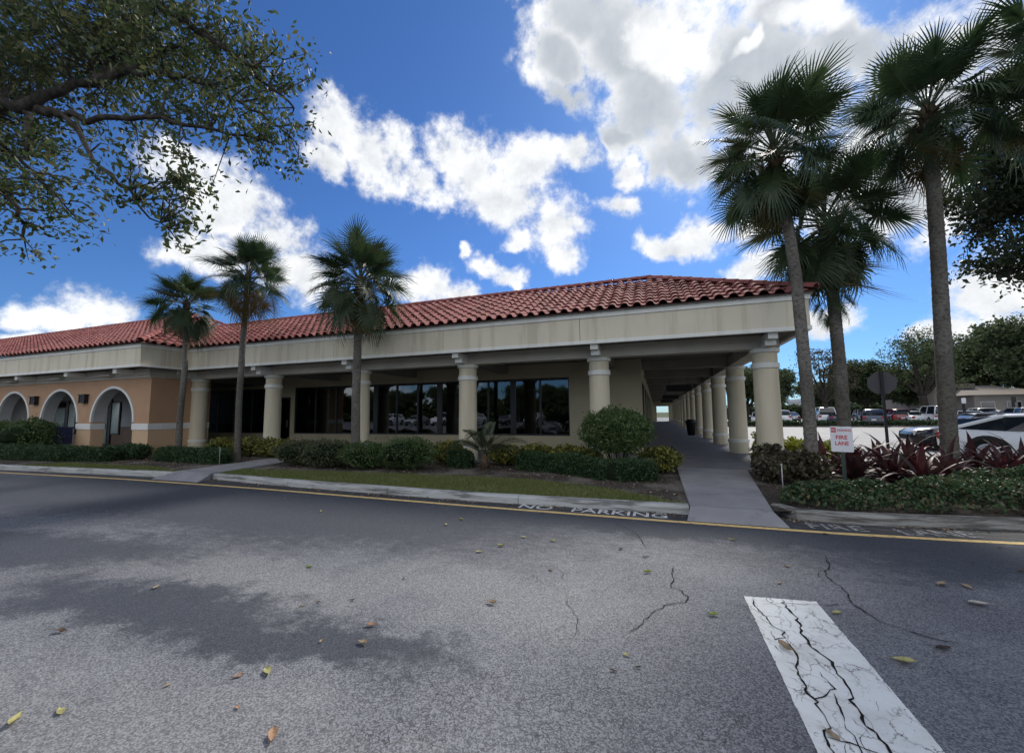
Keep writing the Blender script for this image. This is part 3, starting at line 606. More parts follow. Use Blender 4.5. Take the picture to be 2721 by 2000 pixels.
# side wall along the corridor, with storefront glass
sw = PB(); sw.box(-.64, -.44, YW + .202, YW + .4, .15, 3.44); sw.box(-.64, -.44, YW + .402, YE, .15, .5); sw.box(-.64, -.44, YW + .402, YE, 2.75, 3.44)
gaps = []
for j in range(13):
    y0 = YW + .4 + j * D; sw.box(-.64, -.44, y0 + 3.8, y0 + D - .002, .502, 2.748); gaps.append((y0 + .004, y0 + 3.798))
sw.build('wall', M['wall'], B)
for a, b in gaps:
    o = PB().box(-.55, -.47, a, b, .504, .56).build('window', M['frame'], B)
    for q in (a, (2 * a + b) / 3, (a + 2 * b) / 3, b - .06): PB().box(-.55, -.468, q, q + .06, .562, 2.745).build('mullion', M['frame'], o)
    for k in range(3): PB().box(-.51, -.504, a + .05 + (b - a) * k / 3, a + (b - a) * (k + 1) / 3 - .01, .55, 2.74).build('pane', M['glass'], o)
# dark interior behind the glass
it = PB(); it.box(-27, -.66, 22, 22.2, .1, 3.4); it.box(-27, -.66, YW + .21, 22, .1, .14); it.box(-27, -.66, YW + .21, 22, 3.3, 3.4); it.box(-27.2, -27.002, YW + .21, 22, .1, 3.4)
it.build('interior', M['interior'], B)
for x, y in ((-5.9, 17.2), (-9.1, 18.4), (-13.5, 17.5)): PB().box(x - .16, x + .16, y - .16, y + .16, .142, 3.298).build('interior_pillar', M['grey_plaster'], B)
# far end of the corridor
ew = PB(); ew.box(-.438, .12, YE, YE + .3, .15, 3.44); ew.box(1.9, 3.3, YE, YE + .3, .15, 3.44); ew.box(.122, 1.898, YE, YE + .3, 2.5, 3.44); ew.build('end_wall', M['wall'], B)
# hanging corridor signs
for y, z in ((22.2, 2.62), (34.5, 2.6), (46.8, 2.6)):
    o = PB().box(.55, 1.75, y, y + .08, z - .02, z + .3).build('hanging_sign', M['black'], B)
    for x in (.7, 1.58): PB().box(x, x + .02, y + .03, y + .05, z + .302, 3.44).build('hanger', M['frame'], o)

# ---------------------------------------------------------------- clay tile roofs
SL = .5; ANG = math.atan(SL); CW, EXP = .31, .385
def tile_mesh(name, n_bar=6, n_pan=3, L=.43, th=.022):
    prof = []
    for i in range(n_bar + 1):
        a = math.pi * i / n_bar; prof.append((.095 - .095 * math.cos(a), .012 + .082 * math.sin(a)))
    for i in range(1, n_pan + 1):
        t = i / n_pan; prof.append((.19 + (CW - .19 + .004) * t, .012 - .022 * math.sin(math.pi * t)))
    k = len(prof); v = []
    for y, dz, s in ((0, .046, 1.0), (L, 0, .94)):
        v += [(x, y, z * s + dz) for x, z in prof]
    v += [(x, 0.004, max(z * .985 + .046 - th, -.02)) for x, z in prof]
    f = [(i, i + 1, k + i + 1, k + i) for i in range(k - 1)] + [(2 * k + i, 2 * k + i + 1, i + 1, i) for i in range(k - 1)]
    f += [(0, k, 2 * k)]
    me = bpy.data.meshes.new(name); me.from_pydata(v, [], f); me.materials.append(M['tile']); me.shade_smooth(); me.set_sharp_from_angle(angle=R(50)); return me
def cap_mesh():
    v = []; f = []; k = 7
    for y, r in ((0, .125), (.44, .105)):
        for i in range(k): a = math.pi * i / (k - 1); v.append((r * math.cos(a), y, r * .95 * math.sin(a) - .02))
    for i in range(k): a = math.pi * i / (k - 1); v.append((.102 * math.cos(a), .003, .097 * math.sin(a) - .02))
    f = [(i, i + 1, k + i + 1, k + i) for i in range(k - 1)] + [(2 * k + i, 2 * k + i + 1, i + 1, i) for i in range(k - 1)]
    me = bpy.data.meshes.new('ridge_tile'); me.from_pydata(v, [], f); me.materials.append(M['tile']); me.shade_smooth(); me.set_sharp_from_angle(angle=R(50)); return me
TILE, CAPM = tile_mesh('tile'), cap_mesh()
def slope_mats(org, ex, upd, width, run, keep):
    """tile matrices on a slope: org = eave corner, ex = along the eave, upd = plan direction uphill, run = plan depth"""
    ex, upd = Vector(ex), Vector(upd); ey = (upd * math.cos(ANG) + Vector((0, 0, math.sin(ANG)))); ez = ex.cross(ey); out = []
    nr = int(run / math.cos(ANG) / EXP + .6); nc = int(width / CW)
    for r in range(nr):
        for c in range(nc):
            p = Vector(org) + ex * (c * CW) + ey * (r * EXP - .03); cx_, d_ = (c + .5) * CW, (r + .4) * EXP * math.cos(ANG)
            if not keep(cx_, d_): continue
            jx = Matrix.Rotation(random.gauss(0, .018), 4, 'Z') @ Matrix.Rotation(random.gauss(0, .014), 4, 'X')
            m4 = Matrix((ex, ey, ez)).transposed().to_4x4(); m4.translation = p + ez * (.012 + random.uniform(0, .006)); out.append(m4 @ jx)
    return out
def caps(a, b, lift=.09):
    a, b = Vector(a), Vector(b); ey = (b - a).normalized(); ex = ey.cross(Vector((0, 0, 1))).normalized(); ez = ex.cross(ey); n = int((b - a).length / .39); out = []
    for i in range(n):
        m4 = Matrix((ex, ey, ez)).transposed().to_4x4(); m4.translation = a + ey * (i * .39) + ez * (lift + random.uniform(0, .008)); out.append(m4 @ Matrix.Rotation(random.gauss(0, .012), 4, 'Z'))
    return out
def merge(mats_, src, name, parent, org):
    v0 = np.empty(len(src.vertices) * 3, np.float32); src.vertices.foreach_get('co', v0); v0 = v0.reshape(-1, 3); F = [tuple(p.vertices) for p in src.polygons]; V = []; FF = []; k = 0
    for m4 in mats_:
        a = np.array(m4); V.append(v0 @ a[:3, :3].T + a[:3, 3]); FF += [tuple(i + k for i in f) for f in F]; k += len(v0)
    V = np.concatenate(V) - np.array(org); me = bpy.data.meshes.new(name); me.from_pydata(V.tolist(), [], FF); me.materials.append(M['tile']); me.shade_smooth(); me.set_sharp_from_angle(angle=R(50))
    o = link(name, me, parent); o['kind'] = 'stuff'; return o
def dress(roof, mats_, org, n_parts=296):
    mats_ = sorted(mats_, key=lambda m4: (m4.translation - CAM).length)
    T = Matrix.Translation(-Vector(org))
    for m4 in mats_[:n_parts]: link('tile', TILE, roof, mtx=T @ m4)
    if mats_[n_parts:]: merge(mats_[n_parts:], TILE, 'roof_tiles', roof, org)
EZ = 4.20; YEV, XEV = 10.58, 3.47; RUN = 3.47
RZ = EZ + SL * RUN
rf = PB()
rf.quad((-21, YEV, EZ), (XEV, YEV, EZ), (XEV - RUN, YEV + RUN, RZ), (-21, YEV + RUN, RZ))
rf.quad((XEV, YEV, EZ), (XEV, YE, EZ), (XEV - RUN, YE, RZ), (XEV - RUN, YEV + RUN, RZ))
rf.quad((-21, YEV + RUN, RZ), (XEV - RUN, YEV + RUN, RZ), (XEV - 2 * RUN, YEV + 2 * RUN, EZ), (-21, YEV + 2 * RUN, EZ))
rf.quad((XEV - RUN, YEV + RUN, RZ), (XEV - RUN, YE, RZ), (XEV - 2 * RUN, YE, EZ), (XEV - 2 * RUN, YEV + 2 * RUN, EZ))
rf.quad((-21, YEV + .002, EZ - .02), (XEV - .01, YEV + .002, EZ - .02), (XEV - .01, YF + .3, EZ - .02), (-21, YF + .3, EZ - .02))
roof = rf.build('roof', M['deck'], B)
front = slope_mats((-20.9, YEV, EZ), (1, 0, 0), (0, 1, 0), XEV + 20.9, RUN, lambda c, d: (-20.9 + c < XEV - d - .02) and (-20.9 + c > -17.25 - d))
side = slope_mats((XEV, YEV, EZ), (0, 1, 0), (-1, 0, 0), 26, RUN, lambda c, d: c > d + .02)
dress(roof, front + side, BO)
Tm = Matrix.Translation(-BO)
for m4 in caps((XEV - .02, YEV + .02, EZ), (XEV - RUN, YEV + RUN, RZ)) + caps((XEV - RUN, YEV + RUN, RZ), (-20.6, YEV + RUN, RZ)) + caps((XEV - RUN, YEV + RUN, RZ), (XEV - RUN, YEV + RUN + 12, RZ)):
    link('ridge_tile', CAPM, roof, mtx=Tm @ m4)

# ---------------------------------------------------------------- left wing with arches
LW = thing('arched_wing', 'orange stucco wing with three round arches and red barrel tile hip roof', 'building', (-24, 11, 0)); LO = Vector((-24, 11, 0))
class LB(PB):
    def build(s, name, mat_, parent=LW, smooth=False): return PB.build(s, name, mat_, parent, smooth, LO)
WY, WT = 10.0, .42; WXR = -18.05; WXL = -38
ARC = [-20.32, -23.97, -27.62, -31.27]; AR = 1.33; ASP = 1.38
def arch_wall(z_from, z_to, mt, upper):
    m_ = LB(); edges = [WXR] + [q for c in ARC for q in (c + AR, c - AR)] + [WXL]
    for a, b in zip(edges[::2], edges[1::2]):
        if upper: m_.box(b, a, WY, WY + WT, z_from, z_to)
        else: m_.box(b, a, WY - .0, WY + WT, z_from, z_to)
    if upper:
        for c in ARC:
            n = 22
            for i in range(n):
                t0, t1 = math.pi * i / n, math.pi * (i + 1) / n; xa, za, xb, zb = c + AR * math.cos(t0), ASP + AR * math.sin(t0), c + AR * math.cos(t1), ASP + AR * math.sin(t1)
                m_.quad((xb, WY, zb), (xa, WY, za), (xa, WY, z_to), (xb, WY, z_to)); m_.quad((xa, WY + WT, za), (xb, WY + WT, zb), (xb, WY + WT, z_to), (xa, WY + WT, z_to))
    return m_
up = arch_wall(ASP - .06, 3.06, M['orange'], True); up.box(WXR - .0, WXR - .42, WY + WT + .002, 12.2, ASP - .06, 3.06); up.build('wall', M['orange'])
lw_e = [WXR] + [q for c in ARC for q in (c + AR, c - AR)] + [WXL]
for a, b in zip(lw_e[::2], lw_e[1::2]): LB().box(b, a, WY, WY + WT, .1, 1.08).build('lower_wall', M['buff'])
LB().box(WXR - .42, WXR, WY + WT + .002, 12.2, .1, 1.08).build('lower_wall', M['buff'])
edges = [WXR + .02] + [q for c in ARC for q in (c + AR, c - AR)] + [WXL]
for a, b in zip(edges[::2], edges[1::2]):
    LB().box(b - (.012 if b != WXL else 0), a + (.012 if a != edges[0] else 0), WY - .03, WY + WT + .01, 1.082, ASP - .062).build('impost_band', M['white'])
LB().box(WXR - .42, WXR + .03, WY + WT + .012, 12.2, 1.083, ASP - .063).build('impost_band', M['white'])
for c in ARC:
    m_ = LB(); n = 30; R0, R1 = AR - .01, AR + .085
    ring = []
    for i in range(n + 1):
        t = math.pi * i / n; k0 = len(m_.v); co, si = math.cos(t), math.sin(t)
        m_.v += [(c + r * co, yy, ASP + r * si) for r, yy in ((R0, WY + .05), (R0, WY - .03), (R1, WY - .03), (R1, WY + .01))]; ring.append(k0)
    for a, b in zip(ring, ring[1:]): m_.f += [(a + j, a + j + 1, b + j + 1, b + j) for j in range(3)]
    m_.build('arch_trim', M['white'])
    m_ = LB()
    for i in range(n):
        t0, t1 = math.pi * i / n, math.pi * (i + 1) / n
        m_.quad((c + AR * math.cos(t0), WY + .05, ASP + AR * math.sin(t0)), (c + AR * math.cos(t1), WY + .05, ASP + AR * math.sin(t1)), (c + AR * math.cos(t1), WY + WT, ASP + AR * math.sin(t1)), (c + AR * math.cos(t0), WY + WT, ASP + AR * math.sin(t0)))
    m_.build('arch_soffit', M['grey_plaster'])
# inside of the arcade
LB().box(WXL, WXR - .43, 12.2, 12.4, 1.12, 3.06).build('back_wall', M['grey_plaster']); LB().box(WXL, WXR - .43, 12.199, 12.4, .1, 1.118).build('back_wall_base', M['brown'])
LB().box(WXL, WXR - .43, WY + WT + .003, 12.198, 3.0, 3.05).build('arcade_ceiling', M['ceiling'])
LB().box(-36, WXR - .43, WY + .02, 12.198, .03, .147).build('arcade_floor', M['path'])
for c in (-25.35, -21.75, -28.9):
    f_ = LB().box(c - .62, c + .62, 12.12, 12.197, .15, 2.45).build('door', M['frame']); LB().box(c - .40, c + .40, 12.10, 12.118, .32, 2.02).build('pane', M['door_glass'], f_); LB().box(c - .40, c + .40, 12.10, 12.118, 2.1, 2.38).build('pane', M['carglass'], f_); LB().box(c + .33, c + .36, 12.06, 12.098, 1.0, 1.3).build('handle', M['rim'], f_)
    w_ = LB().box(c + .66, c + 1.3, 12.14, 12.197, .75, 2.3).build('window', M['frame']); LB().box(c + .71, c + 1.25, 12.12, 12.138, .80, 2.25).build('pane', M['door_glass'], w_)
# cornice, brackets, fascia
FY, FX = 9.2, -17.3
LB().box(WXL, WXR + .02, WY - .06, WY + .5, 3.062, 3.16).build('cornice', M['beam']); LB().box(WXL, WXR + .06, WY - .12, WY + .5, 3.162, 3.40).build('beam', M['beam']); LB().box(WXR - .4, WXR + .061, WY + .502, 11.45, 3.063, 3.401).build('beam', M['beam'])
for x in (-19.0, -22.15, -25.8, -29.45): LB().box(x - .11, x + .11, FY + .12, WY - .122, 3.2, 3.375).build('bracket', M['trim'])
for x in (-20.5, -23.9, -27.5): LB().box(x - .4, x + .4, WY - .30, WY - .122, 3.17, 3.24).build('beam', M['beam'])
LB().box(WXL, FX - .06, FY + .06, 12.2, 3.42, 3.47).build('soffit', M['ceiling'])
for a, b in ((FX, -21.6), (-21.61, -26), (-26.01, -31), (-31.01, WXL)): LB().box(b, a, FY, FY + .1, 3.46, 4.06).build('fascia_panel', M['fascia'])
LB().box(FX - .1, FX, FY + .102, 10.698, 3.46, 4.06).build('fascia_panel', M['fascia'])
LB().box(WXL, FX + .022, FY - .022, FY + .1, 3.364, 3.458).build('fascia_trim', M['trim']); LB().box(FX - .1, FX + .022, FY + .102, YF - .024, 3.365, 3.458).build('fascia_trim', M['trim'])
for z0, z1, o_ in ((4.062, 4.17, .03), (4.172, 4.215, .07)):
    LB().box(WXL, FX + o_, FY - o_, FY + .1, z0, z1).build('gutter', M['trim']); LB().box(FX - .1, FX + o_, FY + .102, YF - o_ - .002, z0, z1 - .001).build('gutter', M['trim'])
# wing roof
LY, LX = 9.07, -17.17; LR = 5.0; LZ = EZ + SL * LR
m_ = LB()
m_.quad((WXL - 6, LY, EZ + .004), (LX, LY, EZ + .004), (LX - LR, LY + LR, LZ), (WXL - 6, LY + LR, LZ)); m_.quad((LX, LY, EZ + .004), (LX, LY + 2 * LR, EZ + .004), (LX - LR, LY + LR, LZ)); m_.quad((LX, LY + 2 * LR, EZ + .004), (WXL - 6, LY + 2 * LR, EZ + .004), (WXL - 6, LY + LR, LZ), (LX - LR, LY + LR, LZ))
m_.quad((WXL, LY + .002, EZ - .02), (LX - .01, LY + .002, EZ - .02), (LX - .01, FY + .4, EZ - .02), (WXL, FY + .4, EZ - .02))
lroof = m_.build('roof', M['deck'])
fr_ = slope_mats((WXL - 5, LY, EZ), (1, 0, 0), (0, 1, 0), LX - WXL + 5, LR, lambda c, d: WXL - 5 + c < LX - d - .02)
sd_ = slope_mats((LX, LY, EZ), (0, 1, 0), (-1, 0, 0), 10, LR, lambda c, d: d + .02 < c and (c < YEV - LY + d if d < RUN else c < 2 * LR - d))
dress(lroof, fr_ + sd_, LO)
Tm = Matrix.Translation(-LO)
for m4 in caps((LX - .02, LY + .02, EZ), (LX - LR, LY + LR, LZ)) + caps((LX - LR, LY + LR, LZ), (WXL - 4, LY + LR, LZ)) + caps((LX - RUN, LY + 2 * LR - RUN, RZ), (LX - LR, LY + LR, LZ)): link('ridge_tile', CAPM, lroof, mtx=Tm @ m4)
# wall lanterns
for x, lab in ((-22.15, 'square black wall lantern between the two nearest arches'), (-25.8, 'square black wall lantern between the two farthest visible arches')):
    t = thing('wall_lantern', lab, 'lantern', (x, WY, 2.15), group='wall lanterns between arches')
    MB().box(-.2, .2, -.16, -.002, 0, .03).build('bottom_plate', M['black'], t); MB().box(-.22, .22, -.18, -.002, .33, .37).build('lid', M['black'], t)
    MB().box(-.16, .16, -.13, -.02, .032, .328).build('lamp_glass', M['interior'], t); MB().box(-.19, -.165, -.15, -.004, .031, .329).build('side_plate', M['black'], t); MB().box(.165, .19, -.15, -.004, .031, .329).build('side_plate', M['black'], t)

# ---------------------------------------------------------------- palms
def frond_mesh(name, mt, droop, seed, n=44, Lp=.78, Lb=.66, spread=145):
    """fan leaf: arching stalk, short curved midrib and narrow pointed segments, along +X"""
    rr = random.Random(seed); m = MB()
    def rib(s):                              # s in metres along stalk and midrib
        a = droop * (s / 1.3) ** 1.6; return Vector((s * math.cos(a * .55), 0, -s * math.sin(a * .55)))
    for i in range(n):
        u = (i + .5) / n * 2 - 1; th = R(spread) * u * (1 + rr.gauss(0, .015)); s0 = Lp + .34 * (1 - abs(u)) ** 1.0
        b = rib(s0); t = (rib(s0 + .05) - b).normalized(); side = Vector((0, 1, 0)); nrm = t.cross(side)
        d = (t * math.cos(th) + side * math.sin(th)); lift = -.50 * abs(u); L = Lb * (.98 - .34 * abs(u) ** 1.5) * rr.uniform(.88, 1.1)
        w = .0165; p = b.copy(); cr_ = d.cross(nrm).normalized(); sag = 0; pts = []
        for k, (fr, ww) in enumerate(((0, .5), (.30, 1.0), (.62, .75), (.86, .36), (1, 0))):
            sag = (fr ** 3) * (.26 + .34 * droop) * rr.uniform(.5, 1.5)
            q = b + d * (L * fr) - nrm * (lift * L * fr) + Vector((0, 0, -sag * L)) ; pts.append((q, ww * w))
        k0 = len(m.v)
        for q, ww in pts[:-1]:
            m.v += [tuple(q - cr_ * ww + nrm * ww * .5), tuple(q + cr_ * ww + nrm * ww * .5)]
        m.v.append(tuple(pts[-1][0]))
        for k in range(3): a = k0 + 2 * k; m.f.append((a, a + 1, a + 3, a + 2))
        m.f.append((k0 + 6, k0 + 7, k0 + 8))
    me = m.mesh(name, mt)
    st = MB().tube([rib(.0), rib(Lp * .5), rib(Lp), rib(Lp + .3)], [.022, .014, .012, .004], 5)
    k0 = len(m.v); m.v += st.v; m.f += [tuple(i + k0 for i in f) for f in st.f]
    me = bpy.data.meshes.new(name); me.from_pydata(m.v, [], m.f); me.materials.append(mt); me.materials.append(M['petiole'])
    idx = np.zeros(len(m.f), np.int32); idx[len(m.f) - len(st.f):] = 1; me.polygons.foreach_set('material_index', idx); return me
FR = [frond_mesh('frond', M['frond'], d, s) for d, s in ((.08, 1), (.2, 2), (.4, 3), (.75, 4))]
FRO = [frond_mesh('frond', M['frond_old'], 1.3, 5, n=30), frond_mesh('frond', M['frond_old'], 1.7, 6, n=26)]
def palm(label, path, r0, r1, nf=30, scale=1., seed=1, old=0, emin=-48, tuft=0):
    rr = random.Random(seed); base = Vector(path[0]); t = thing('palm_tree', label, 'palm tree', base, group='sabal palms around the building')
    P = [Vector(p) - base for p in path]; Q = []; rad = []
    N = 150
    for i in range(N + 1):
        f = i / N * (len(P) - 1); k = min(int(f), len(P) - 2); q = P[k].lerp(P[k + 1], f - k); h = q.z / P[-1].z
        r = r0 + (r1 - r0) * min(1, h * 1.2); r *= (1.22 - .22 * min(1, q.z / .35)) * rr.uniform(.985, 1.015) * (1 + (.035 if i % 3 == 0 else 0))
        Q.append(q); rad.append(r)
    MB().tube(Q, rad, 14).build('trunk', M['trunk'], t, True)
    top = P[-1]; m = MB()
    MB().tube([top + Vector((0, 0, -.75)), top + Vector((0, 0, -.4)), top + Vector((0, 0, .0)), top + Vector((0, 0, .16))], [r1 * 1.04, r1 * 1.3, r1 * 1.15, r1 * .4], 12).build('crown_base', M['boot'], t, True)
    for i in range(16):
        a = i * 2.4 + rr.random(); z = -.75 + .6 * i / 16; b = top + Vector((math.cos(a) * r1 * 1.05, math.sin(a) * r1 * 1.05, z)); o = Vector((math.cos(a), math.sin(a), .9)) * .16
        m.tube([b, b + o * .6, b + o * 1.25], [.035, .028, .006], 4)
    m.build('leaf_bases', M['boot'], t)['kind'] = 'stuff'
    for i in range(nf):
        f = i / (nf - 1); e = 84 + (emin - 84) * f ** .95 + rr.gauss(0, 9); a = i * 137.5 + rr.gauss(0, 12)
        isold = i >= nf - old; k = rr.choice(FRO) if isold else FR[min(3, max(0, int(f * 4 + rr.gauss(0, .5))))]
        s = scale * rr.uniform(.78, 1.1) * (1 if f > .12 else .85)
        m4 = Matrix.Translation(top + Vector((0, 0, .06 - .38 * f))) @ Euler((0, 0, R(a))).to_matrix().to_4x4() @ Matrix.Rotation(-R(e), 4, 'Y') @ Matrix.Rotation(R(rr.gauss(0, 32)), 4, 'X') @ Matrix.Scale(s, 4)
        link('frond', k, t, mtx=m4)
    for i in range(tuft):                    # small green tuft lower on the trunk
        m4 = Matrix.Translation(top + Vector((0, 0, -1.75 - .05 * i))) @ Euler((0, 0, R(i * 137.5))).to_matrix().to_4x4() @ Matrix.Rotation(R(35 + 4 * i), 4, 'Y') @ Matrix.Scale(.42, 4); link('frond', FR[1], t, mtx=m4)
    return t
palm('shortest palm, leftmost, standing before the orange wing corner', [(-15.62, 9.6, .1), (-15.66, 9.6, 1.5), (-15.6, 9.62, 3.2), (-15.7, 9.6, 5.6)], .098, .085, 60, .80, 11, 3)
palm('palm with yellowing lower fronds, second from the left, beside the side path', [(-12.78, 9.6, .1), (-12.84, 9.6, 2), (-12.80, 9.6, 4), (-12.72, 9.6, 6.25)], .10, .085, 60, .88, 12, 15)
palm('full palm with straight trunk covering the column left of the glazed windows', [(-8.12, 9.6, .1), (-8.16, 9.6, 2), (-8.14, 9.6, 3.8), (-8.10, 9.6, 5.55)], .125, .105, 66, .98, 13, 3)
palm('leaning palm against the right end of the fascia, roof corner behind it', [(2.86, 9.6, .1), (2.86, 9.6, 2.2), (2.82, 9.6, 4.3), (2.73, 9.6, 5.6), (2.58, 9.6, 7.1)], .115, .10, 68, 1.0, 14, 4, -62)
palm('middle palm of the right group, dense drooping crown, trunk behind the fire lane sign', [(4.02, 11.3, .1), (4.04, 11.3, 2.5), (4.02, 11.3, 4.3), (4.0, 11.3, 6.1)], .135, .12, 76, 1.1, 15, 6, -80, 7)
palm('tallest palm, rightmost whole trunk, bare grey base in the groundcover', [(5.66, 11.0, .1), (5.74, 11.0, 2.5), (5.84, 11.0, 5), (5.92, 11.0, 8.15)], .142, .12, 64, 1.05, 16, 6)
palm('palm beyond the right edge, only dark fronds reaching into the top corner', [(7.9, 10.2, .1), (7.8, 10.2, 4), (7.75, 10.2, 8.2)], .15, .13, 54, 1.12, 17, 1)

# ---------------------------------------------------------------- broadleaf trees
def limb_tubes(m, P, r0, r1, seg=7, wob=.03, n=14, rr=random):
    P = [Vector(p) for p in P]; Q = []; rad = []
    for i in range(n + 1):
        f = i / n * (len(P) - 1); k = min(int(f), len(P) - 2); u = f - k
        p0, p1, p2, p3 = P[max(k - 1, 0)], P[k], P[k + 1], P[min(k + 2, len(P) - 1)]
        q = .5 * ((2 * p1) + (p2 - p0) * u + (2 * p0 - 5 * p1 + 4 * p2 - p3) * u * u + (3 * p1 - p0 - 3 * p2 + p3) * u ** 3)
        Q.append(q + Vector((rr.gauss(0, wob), rr.gauss(0, wob), rr.gauss(0, wob))) * (0 if i in (0,) else 1)); rad.append(r0 + (r1 - r0) * (i / n) ** .8)
    m.tube(Q, rad, seg); return Q
def canopy(limbs, vols, n_clump, per, L, W, mt, name_twig='twigs', sig=.17):
    """clumps of leaves inside the volumes, each on a twig from the nearest limb point"""
    pts = np.array([tuple(p) for q in limbs for p in q]); tw = MB(); Cs = []
    wsum = np.cumsum([v[1][0] * v[1][1] * v[1][2] for v in vols]); 
    for _ in range(n_clump):
        k = int(np.searchsorted(wsum, rng.random() * wsum[-1])); c, r = vols[k]
        u = rng.normal(size=3); u /= np.linalg.norm(u); q = np.array(c) + u * np.array(r) * rng.random() ** .38
        j = np.argmin(((pts - q) ** 2).sum(1)); b = pts[j]; mid = (b + q) / 2 + rng.normal(0, .10, 3) * np.linalg.norm(q - b) + np.array([0, 0, .05])
        tw.tube([Vector(b), Vector(mid), Vector(q)], [.014, .009, .004], 4, cap=False)
        s = sig * rng.uniform(.6, 1.5); kk = int(per * rng.uniform(.5, 1.5)); cl = q + np.clip(rng.normal(0, s, (kk, 3)), -1.7 * s, 1.7 * s) * np.array([1, 1, .75])
        f = rng.random((int(kk * .3), 1)); cl2 = np.array(mid) * (1 - f) + q * f + rng.normal(0, .06, (len(f), 3)); Cs.append(cl); Cs.append(cl2)
    return tw, np.concatenate(Cs)
def px_vol(x, y, rx, ry, t, rt): c = at(x, y, t); return (tuple(c), (rx * t / F_PX, rt, ry * t / F_PX))
# big oak on the left, trunk standing outside the frame
OKB = Vector((-13.4, 2.3, 0)); T = thing('oak_tree', 'large spreading oak, leafy limbs filling the upper left corner', 'tree', OKB)
lm = MB(); loc = lambda P: [Vector(p) - OKB for p in P]
limb_tubes(lm, loc([OKB + Vector((0, 0, 0)), (-13.2, 2.35, 2.0), (-12.6, 2.5, 4.0), (-11.6, 2.7, 5.4)]), .38, .24, 12, .03)
LIM = []
for P, r0, r1 in (([(-11.6, 2.7, 5.4), at(-60, 290, 6.6), at(60, 285, 6.6), at(150, 250, 6.7), at(260, 215, 6.9), at(390, 170, 7.2), at(500, 110, 7.4), at(600, 40, 7.6)], .13, .02),
                  ([at(100, 290, 6.6), at(170, 305, 6.4), at(260, 312, 6.3), at(390, 312, 6.2), at(520, 338, 6.3), at(650, 362, 6.5), at(740, 385, 6.6)], .065, .012),
                  ([at(150, 305, 6.45), at(205, 345, 6.2), at(240, 410, 6.0), at(310, 480, 5.8), at(370, 545, 5.8), at(440, 610, 5.9)], .05, .008),
                  ([at(250, 218, 6.9), at(330, 160, 7.4), at(380, 90, 8.0), at(385, -40, 8.6)], .09, .03),
                  ([at(380, -30, 6.4), at(430, 25, 6.4), at(500, 60, 6.4), at(600, 130, 6.5), at(700, 210, 6.7), at(780, 290, 6.8)], .09, .015),
                  ([(-11.6, 2.7, 5.4), at(-150, 430, 6.2), at(-30, 480, 6.3), at(50, 560, 6.3), at(70, 640, 6.4)], .09, .015),
                  ([(-12.2, 2.6, 4.7), (-11.8, 3.6, 6.6), at(0, 150, 8.4), at(120, 60, 8.8), at(220, -40, 9.2)], .14, .03),
                  ([at(330, 190, 7.0), at(450, 200, 6.9), at(560, 230, 6.9), at(680, 300, 7.0), at(770, 360, 7.1)], .05, .012),
                  ([at(60, 290, 6.6), at(80, 360, 6.3), at(60, 430, 6.2), at(130, 500, 6.2), at(190, 545, 6.2)], .045, .01)):
    LIM.append(limb_tubes(lm, loc(P), r0, r1, 8, .025, 18))
lm.build('trunk', M['bark'], T, True)
VV = [px_vol(*q) for q in ((250, 110, 330, 130, 7.4, 1.6), (560, 150, 190, 130, 7.0, 1.3), (690, 240, 115, 120, 6.9, 1.1), (700, 370, 90, 75, 6.7, .9), (60, 190, 180, 130, 7.2, 1.4), (300, 240, 180, 60, 6.9, 1.1), (560, 320, 150, 70, 6.7, .8),
                           (60, 420, 120, 90, 6.3, .9), (60, 560, 110, 100, 6.3, .8), (30, 660, 60, 50, 6.3, .6), (200, 540, 50, 30, 6.2, .4), (430, 440, 100, 60, 6.0, .7), (430, 540, 115, 80, 5.9, .7), (360, 400, 80, 50, 6.1, .5), (420, 500, 100, 80, 5.9, .6), (470, 610, 55, 35, 5.9, .4), (330, 490, 55, 30, 5.9, .4), (760, 160, 50, 60, 6.8, .6), (200, 30, 300, 90, 8.0, 1.5), (-100, 300, 150, 250, 6.8, 1.4))]
VV = [((c[0] - OKB.x, c[1] - OKB.y, c[2]), r) for c, r in VV]
tw, Cs = canopy(LIM, VV, 720, 27, .078, .036, M['oak'], sig=.145)
tw.build('twigs', M['bark'], T)['kind'] = 'stuff'
link('crown', leaf_mesh('crown', Cs, .10, .046, M['oak']), T)['kind'] = 'stuff'
# oak behind the right palms
OKR = Vector((13.2, 14.6, 0)); T = thing('oak_tree', 'dark leafy oak behind the tallest palm at the right edge', 'tree', OKR); lm = MB(); LIM = []
loc = lambda P: [Vector(p) - OKR for p in P]
limb_tubes(lm, loc([OKR, (13.1, 14.5, 2.2), (12.6, 14.4, 4.2), (11.8, 14.3, 5.6)]), .33, .2, 10, .03)
for P, r0, r1 in (([(11.8, 14.3, 5.6), (10.6, 14.1, 6.4), (9.2, 13.9, 6.6), (8.2, 13.8, 6.2)], .15, .02), ([(12.4, 14.4, 4.6), (10.9, 14.0, 5.2), (9.6, 13.8, 5.3), (8.6, 13.7, 4.9)], .10, .015), ([(11.8, 14.3, 5.6), (11, 14.2, 7.4), (9.8, 14.0, 8.6), (8.6, 14, 9)], .12, .02), ([(12, 14.3, 5.4), (12, 14.2, 8), (11.2, 14, 9.6)], .12, .03)):
    LIM.append(limb_tubes(lm, loc(P), r0, r1, 7, .03))
lm.build('trunk', M['bark'], T, True)
